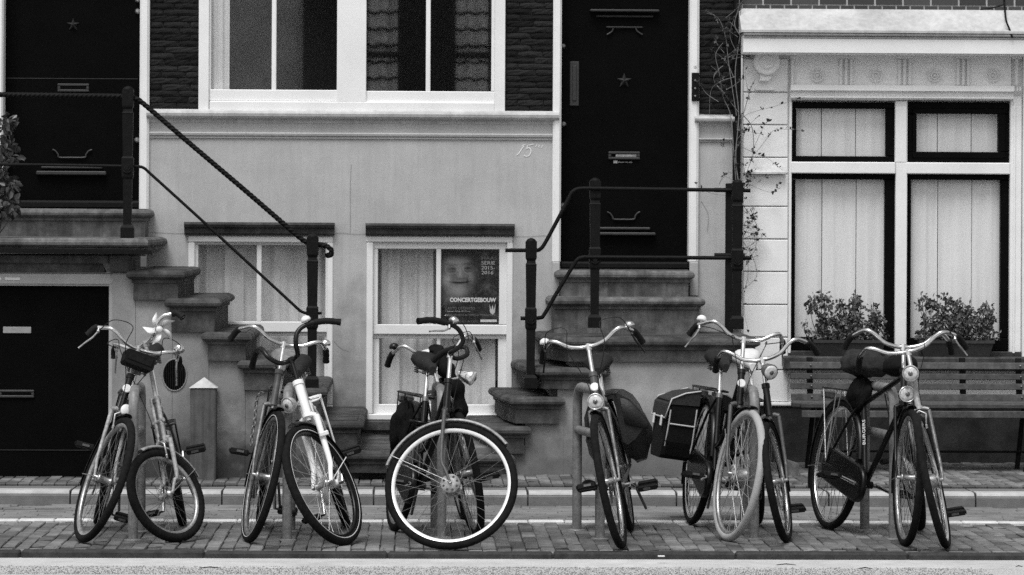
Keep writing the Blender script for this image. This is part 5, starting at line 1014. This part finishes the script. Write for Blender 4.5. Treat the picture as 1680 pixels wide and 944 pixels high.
J_b = bicycle('J', 'black roadster with big chain case and cloth-wrapped saddle leaning right', kind='diamond', frame_m='black_paint', fork_m='black_paint', lamp=('round', .465, .085, .0, 'chrome'), saddle=False, rim_f='alloy', rim_r='chrome', crank=172, case_r=.098, hl=.20, stem_m='chrome', sh=.64, gf0=88, strut_m='alloy', struts=3, guard_m='black_paint', post_m='alloy')
K_b = bicycle('K', 'rightmost bicycle leaning left with silver head tube and round headlamp up high', kind='oma', frame_m='silver_paint', fork_m='steel', guard_f=False, guard_m='black_paint', levers=(1,), lamp=('round', .605, .085, .0, 'silver_paint'), drum_f=True, rim_f='chrome', crank=92, hl=.20, bells=(), cable_up=.04, grip_n=8, rim_brake=True)
# lettering down the seat tube of the roadster
q = J_b['ST']; e0, e1 = q(.23), q(.41); up = (e1 - e0).normalized(); rt = V(0, -1, 0); nrm = up.cross(rt) * -1
mx = Matrix(((up.x, rt.x * -1, 0, 0), (up.y, rt.y * -1, 0, 0), (up.z, rt.z * -1, 0, 0), (0, 0, 0, 1)))
nv = V(.80, -.6, 0).normalized(); sd2 = up.cross(nv).normalized() * -1
mx = Matrix(((up.x, sd2.x, nv.x, 0), (up.y, sd2.y, nv.y, 0), (up.z, sd2.z, nv.z, 0), (0, 0, 0, 1)))
b = MB(); base = e0 + nv * .0165 - sd2 * .009; mx.translation = base
if mx.to_3x3().determinant() < 0: mx = Matrix(((up.x, -sd2.x, nv.x, 0), (up.y, -sd2.y, nv.y, 0), (up.z, -sd2.z, nv.z, 0), (0, 0, 0, 1))); mx.translation = e0 + nv * .0165 + sd2 * .009
text('lettering', 'BURGERS', 0, 0, 0, .016, 'plastic_white', J_b['root'], width=.145, mtx=mx)
# ------------------------------------------------------------------ things carried by or fixed to the bicycles
def soft_bag(i, c, hx, hy, hz, m, lab, name='pannier_bag', group=None, lid=True, pip=None, sag=.0, nz=8, seed=0, back=.75, flare=0., wr=.004):
    """a sagging cloth box in bicycle space, c = centre of its top face, hx half length, hy half thickness, hz height"""
    r = random.Random(seed); b = MB(); R = []; nn = 28
    for k in range(nz + 1):
        u = k / nz; s = (1 - (1 - back) * u ** 2); bl = .04 * math.sin(math.pi * u); ring = []
        for j in range(nn):
            t = 2 * math.pi * j / nn; cx = math.copysign(abs(math.cos(t)) ** .45, math.cos(t)); cy = math.copysign(abs(math.sin(t)) ** .45, math.sin(t))
            w_ = wr * math.sin(5 * t + 7 * u + seed) + r.uniform(-1, 1) * wr * .4
            ring.append(V(c[0] + cx * (hx * s + w_ + bl * .3), c[1] + cy * (hy * (1 + flare * math.sin(math.pi * u)) * s + w_), c[2] - hz * u + (.012 * cx * sag)))
        R.append(ring)
    b.rings(R); world(i, b); o = tag(b.build(name, m), lab, 'bag', group)
    return o
# piped double pannier on the pale-tyred bicycle: the near bag
def panel(i, o, pts, m, r=.0045, name='piping'): b = MB(); b.tube([Vector(p) for p in pts], r, 6); world(i, b); return b.build(name, m, o)
i = H_b; cx, cz = -.10, .80
def piped_bag(i, y0, y1, lab, full):
    x0, x1, z1, z0 = -.36, .06, .68, .35; o = MB(); sg = 1 if y1 > y0 else -1
    o.rings([[V(x, y, z) for x, y in ((x0 + dx, y0), (x0 + dx, y1 - sg * .02), (x0 + dx + .02, y1), (x1 - dx - .02, y1), (x1 - dx, y1 - sg * .02), (x1 - dx, y0))] for z, dx in ((z0, .05), (z0 + .02, .03), (z0 + .10, .005), (.58, 0), (z1 - .02, .0), (z1, .012))], smooth=False); world(i, o); bg_ = tag(o.build('pannier_bag', 'bag_cloth'), lab, 'bag', 'bags of the pale-tyred bicycle')
    L_ = MB(); yo = y1 + sg * .008; zi = z1 + .075
    L_.rings([[V(x, y, z) for x, y, z in ((xx, y0, zi), (xx, (y0 + y1) / 2, z1 + .05), (xx, yo - sg * .02, z1 + .008), (xx, yo, z1 - .02), (xx, yo + sg * .004, z1 - .10), (xx, yo - sg * .004, z1 - .10), (xx, yo - sg * .012, z1 - .02), (xx, y0, z1 - .01))] for xx in (x0 - .006, x1 + .006)], smooth=False); world(i, L_); lid = L_.build('lid', 'lid_cloth', bg_)
    pts = [(x0 - .006, y0, zi), (x0 - .006, yo - sg * .02, z1 + .01), (x0 - .006, yo + sg * .004, z1 - .10), (x1 + .006, yo + sg * .004, z1 - .10), (x1 + .008, yo - sg * .02, z1 + .012), (x1 + .008, (y0 + y1) / 2, z1 + .053), (x1 + .008, y0, zi + .002)]
    panel(i, lid, pts, 'piping', .005)
    for a_ in ([(x1 - .0, y1 - sg * .015, z1 - .05), (x1 - .0, y1 - sg * .015, .55), (x1 - .02, y1 - sg * .015, z0 + .08), (x1 - .07, y1 - sg * .015, z0)], [(x0, y1 - sg * .015, z1 - .05), (x0, y1 - sg * .015, z0 + .1), (x0 + .05, y1 - sg * .015, z0)], [(x1 + .002, y0 + sg * .01, z1 - .03), (x1 + .001, y0 + sg * .01, z0 + .1), (x1 - .05, y0 + sg * .01, z0)], [(x1 + .003, y0 + sg * .01, .55), (x1 + .003, y1 - sg * .02, .55)]): panel(i, bg_, a_, 'piping', .005)
    for xx in (x0 + .09, x1 - .09): b = MB(); b.box((xx - .016, yo + sg * .002, z1 - .15), (xx + .016, yo + sg * .012, z1 - .09), .003); world(i, b); b.build('buckle', 'plastic_white', bg_)
    return bg_
piped_bag(i, -.06, -.235, 'black pannier with pale piping on the near side of the carrier', True); piped_bag(i, .085, .19, 'black pannier hanging on the far side of the carrier behind the seat post', False)
# old leather panniers on the lone bicycle, one hide folded over the carrier
i = G_b; r = random.Random(6); b = MB(); R = []
sec = [(-.085, .40), (-.13, .365), (-.19, .38), (-.235, .45), (-.245, .53), (-.215, .62), (-.16, .71), (-.10, .765), (-.03, .785), (.03, .785), (.10, .765), (.16, .71), (.215, .62), (.245, .53), (.235, .45), (.19, .38), (.13, .365), (.085, .40), (.068, .52), (.060, .66), (.05, .735), (-.05, .735), (-.060, .66), (-.068, .52)]
for k in range(15):
    v = k / 14; x = -.34 + .52 * v; e = abs(v - .5) * 2; sq = 1 - .30 * max(0, e - .55) / .45; ring = []
    for j, (y, z) in enumerate(sec):
        lowp = max(0, (.76 - z) / .4); y *= (.84 if y > 0 else .62); ring.append(V(x + (.02 * math.sin(3 * y * 9 + z * 7) if 0 < k < 14 else 0), y * (1 - .16 * lowp * e) * (1 + .09 * math.sin(9 * v + j * .9) * (.3 + lowp)), .775 + (z - .775) * sq + .012 * math.sin(8 * v + j * 1.3) * lowp))
    R.append(ring)
b.rings(R); world(i, b); hide = tag(b.build('saddlebag', 'bag_skin'), 'worn dark leather double saddlebag draped over the carrier of the lone bicycle', 'bag')
for s in (-1, 1):
    b = MB(); R = []
    for k in range(9):
        v = k / 8; x = .185 - .02 * abs(v - .5); R.append([V(x + dx, (s if s > 0 else -.66) * (.085 + .12 * v), z) for dx, z in ((0, .745 - .16 * v ** 2), (.008, .74 - .16 * v ** 2), (.012, .60 - .05 * v), (.0, .595 - .05 * v))])
    b.rings(R); world(i, b); b.build('bag_flap', 'bag_skin', hide)
# cloth wrapped round the saddle and the bag behind it on the roadster
def lump(i, c, r_, m, name, lab, cat, seed=0, wr=.10, flat=1., par=None):
    rr = random.Random(seed); b = MB(); ph = [rr.uniform(0, 6) for _ in range(6)]; R = []
    for k in range(13):
        th = math.pi * (k + .02) / 12.04; ring = []
        for j in range(26):
            t = 2 * math.pi * j / 26; d_ = 1 + wr * (.5 * math.sin(3 * t + ph[0] + 2 * th) + .35 * math.sin(5 * t - 3 * th + ph[1]) + .3 * math.sin(7 * th + ph[2] + 2 * t) + .25 * math.sin(9 * t + 5 * th))
            x, y, z = math.sin(th) * math.cos(t), math.sin(th) * math.sin(t), math.cos(th)
            if z < 0: z *= flat
            ring.append(V(c[0] + r_[0] * x * d_, c[1] + r_[1] * y * d_, c[2] + r_[2] * z * d_))
        R.append(ring)
    b.rings(R); world(i, b)
    o = b.build(name, m, par)
    return o if par else tag(o, lab, cat)
sp_ = J_b['sp']; lump(J_b, (sp_.x - .02, .0, sp_.z + .055), (.17, .125, .085), 'cloth_grey', 'saddle_cover', 'crumpled grey cloth cover pulled over the roadster saddle', 'saddle cover', 3, .17, .75)
q = J_b['ST'](.53); lump(J_b, (q.x - .03, -.01, q.z), (.10, .06, .09), 'cloth_dark', 'cloth_bundle', 'black cloth bundle tied round the seat post under the covered saddle', 'cloth', 5, .22)
sp_ = K_b['sp']; lump(K_b, (sp_.x, 0, sp_.z + .045), (.15, .10, .06), 'cloth_dark', 'saddle_cover', 'black cloth cover on the saddle of the rightmost bicycle', 'saddle cover', 7, .06)
# black cloth tied to the chrome handlebar in the middle
i = F_b; hp = i['hp']; b = MB(); p0 = hp(0.0, 0.01, .02); p1 = hp(.02, .06, -.10); p2 = hp(.06, .02, -.26); p3 = hp(.03, -.06, -.40); b.tube(spl([p0 + V(0, -.0, .03), p0, p1, p2, p3], 7), [.034 + .010 * math.sin(k * 1.7) for k in range(8)] + [.042 + .011 * math.sin(k * 1.3) for k in range(21)], 12); b.tube([hp(-.045, .005, .006), hp(.05, .005, .006)], .027, 10); world(i, b); tag(b.build('scarf', 'cloth_dark'), 'black cloth knotted round the chrome handlebar and hanging down to the frame', 'cloth')
lump(E_b, (.02, -.05, .60), (.13, .06, .11), 'cloth_dark', 'black_bag', 'soft black bag strapped beside the carrier left of the broadside wheel', 'bag', 9, .26, 1.6)
i = F_b; b = MB(); n1, n2 = 22, 10; cc = V(0, .07, F_b['Rr']); gv = []
for k in range(n1 + 1):
    for l in range(n2 + 1):
        t = math.radians(20 + 130 * k / n1); q = .10 + (.27) * l / n2; gv.append(cc + V(q * math.cos(t), .004 * math.sin(k + l), q * math.sin(t)))
E2 = MB()
for k in range(n1 + 1):
    for l in range(n2 + 1):
        a0 = gv[k * (n2 + 1) + l]
        for kk, ll in ((k + 1, l + 1), (k + 1, l - 1)):
            if kk <= n1 and 0 <= ll <= n2: E2.tube([a0, gv[kk * (n2 + 1) + ll]], .0032, 4, caps=False)
E2.build('coat_guard', 'mesh_white', i['root'], stuff=True)
# pinwheel, black front pouch on the leftmost bicycle
i = B_; c = i['M'] @ i['hp'](.035, .05, .10); c = W(262, 540, c.y - .06); t_ = thing('pinwheel', 'white toy pinwheel fixed to the handlebar of the folding bicycle', 'pinwheel', c)
for k in range(5):
    b = MB(); a = .5 + k * 2 * math.pi / 5; u = V(math.cos(a), 0, math.sin(a)); v = V(-math.sin(a), 0, math.cos(a)); n_ = V(0, -1, 0)
    g = []
    for j in range(7):
        s = j / 6; wd = .030 * math.sin(math.pi * min(1, .12 + s * .88)) ** .7
        g += [tuple(c + u * (.012 + .082 * s) + n_ * .010 * s), tuple(c + u * (.012 + .075 * s) + v * wd + n_ * (.006 + .034 * math.sin(math.pi * s)))]
    b.add(g, [(2 * j, 2 * j + 1, 2 * j + 3, 2 * j + 2) for j in range(6)], True); pt = b.build('petal', 'plastic_white', t_); md = pt.modifiers.new('thick', 'SOLIDIFY'); md.thickness = .0012
b = MB(); b.lathe([(.017, 0), (.018, .006), (.012, .012), (.001, .014)], c + V(0, -.022, 0), (0, -1, 0), 16); b.build('hub', 'plastic_white', t_)
b = MB(); b.tube([c + V(0, .0, 0), c + V(.004, .01, -.07), i['M'] @ i['hp'](.02, .0, .0)], .004, 6); b.build('stick', 'plastic_white', t_)
i = A_; b = MB(); q = i['on'](i['hb'] - .085, .06, 0); Tf = i['Tf']
R = [[Tf(q + i['Av'] * z + i['fx'] * y + V(0, x, 0)) for x, z in ((-.085, -.03), (-.075, -.04), (.075, -.04), (.085, -.03), (.085, .03), (.075, .04), (-.075, .04), (-.085, .03))] for y in (-.035, -.03, .03, .037)]
b.rings(R, smooth=False); world(i, b); pouch = tag(b.build('handlebar_pouch', 'bag_cloth'), 'small black box pouch strapped under the handlebar of the leftmost bicycle', 'pouch')
b = MB(); b.rings([[Tf(q + i['Av'] * z + i['fx'] * y + V(0, x, 0)) for x, z in ((-.07, -.018), (.07, -.018), (.07, .026), (-.07, .026))] for y in (.037, .041)], smooth=False); world(i, b); b.build('pouch_panel', 'rubber', pouch)
# chain locks
def chainlock(pts, Yd, lab, m='steel', r=.011):
    P = spl([W(x, y, Yd + d) for x, y, d in pts], 8); t = thing('chain_lock', lab, 'lock', P[0]); b = MB(); d = 0
    Q = [P[0]]
    for p in P[1:]:
        if (p - Q[-1]).length > .021: Q.append(p)
    for k in range(len(Q) - 1):
        u = (Q[k + 1] - Q[k]).normalized(); s_ = u.orthogonal().normalized(); s_ = s_ if k % 2 else u.cross(s_); cN = (Q[k] + Q[k + 1]) / 2
        b.tube([cN + u * .015 * math.cos(a) + s_ * .009 * math.sin(a) for a in [j * math.pi / 5 for j in range(10)]], .0036, 5, True)
    b.build('links', m, t, stuff=True)
chainlock([(432, 645, 0), (424, 648, .02), (420, 665, .03), (418, 690, .03), (413, 715, .02), (412, 735, 0)], 19.8, 'heavy chain lock hanging behind the dark bicycle with the chrome handlebar')
b = MB(); b.tube(spl([W(x, y, 19.75) for x, y in ((956, 795), (966, 790), (985, 797), (998, 794), (1002, 800), (985, 804), (964, 800))], 5), .011, 8); tag(b.build('cable_lock', 'rubber'), 'black cable lock looped round the double-legged stand', 'lock')
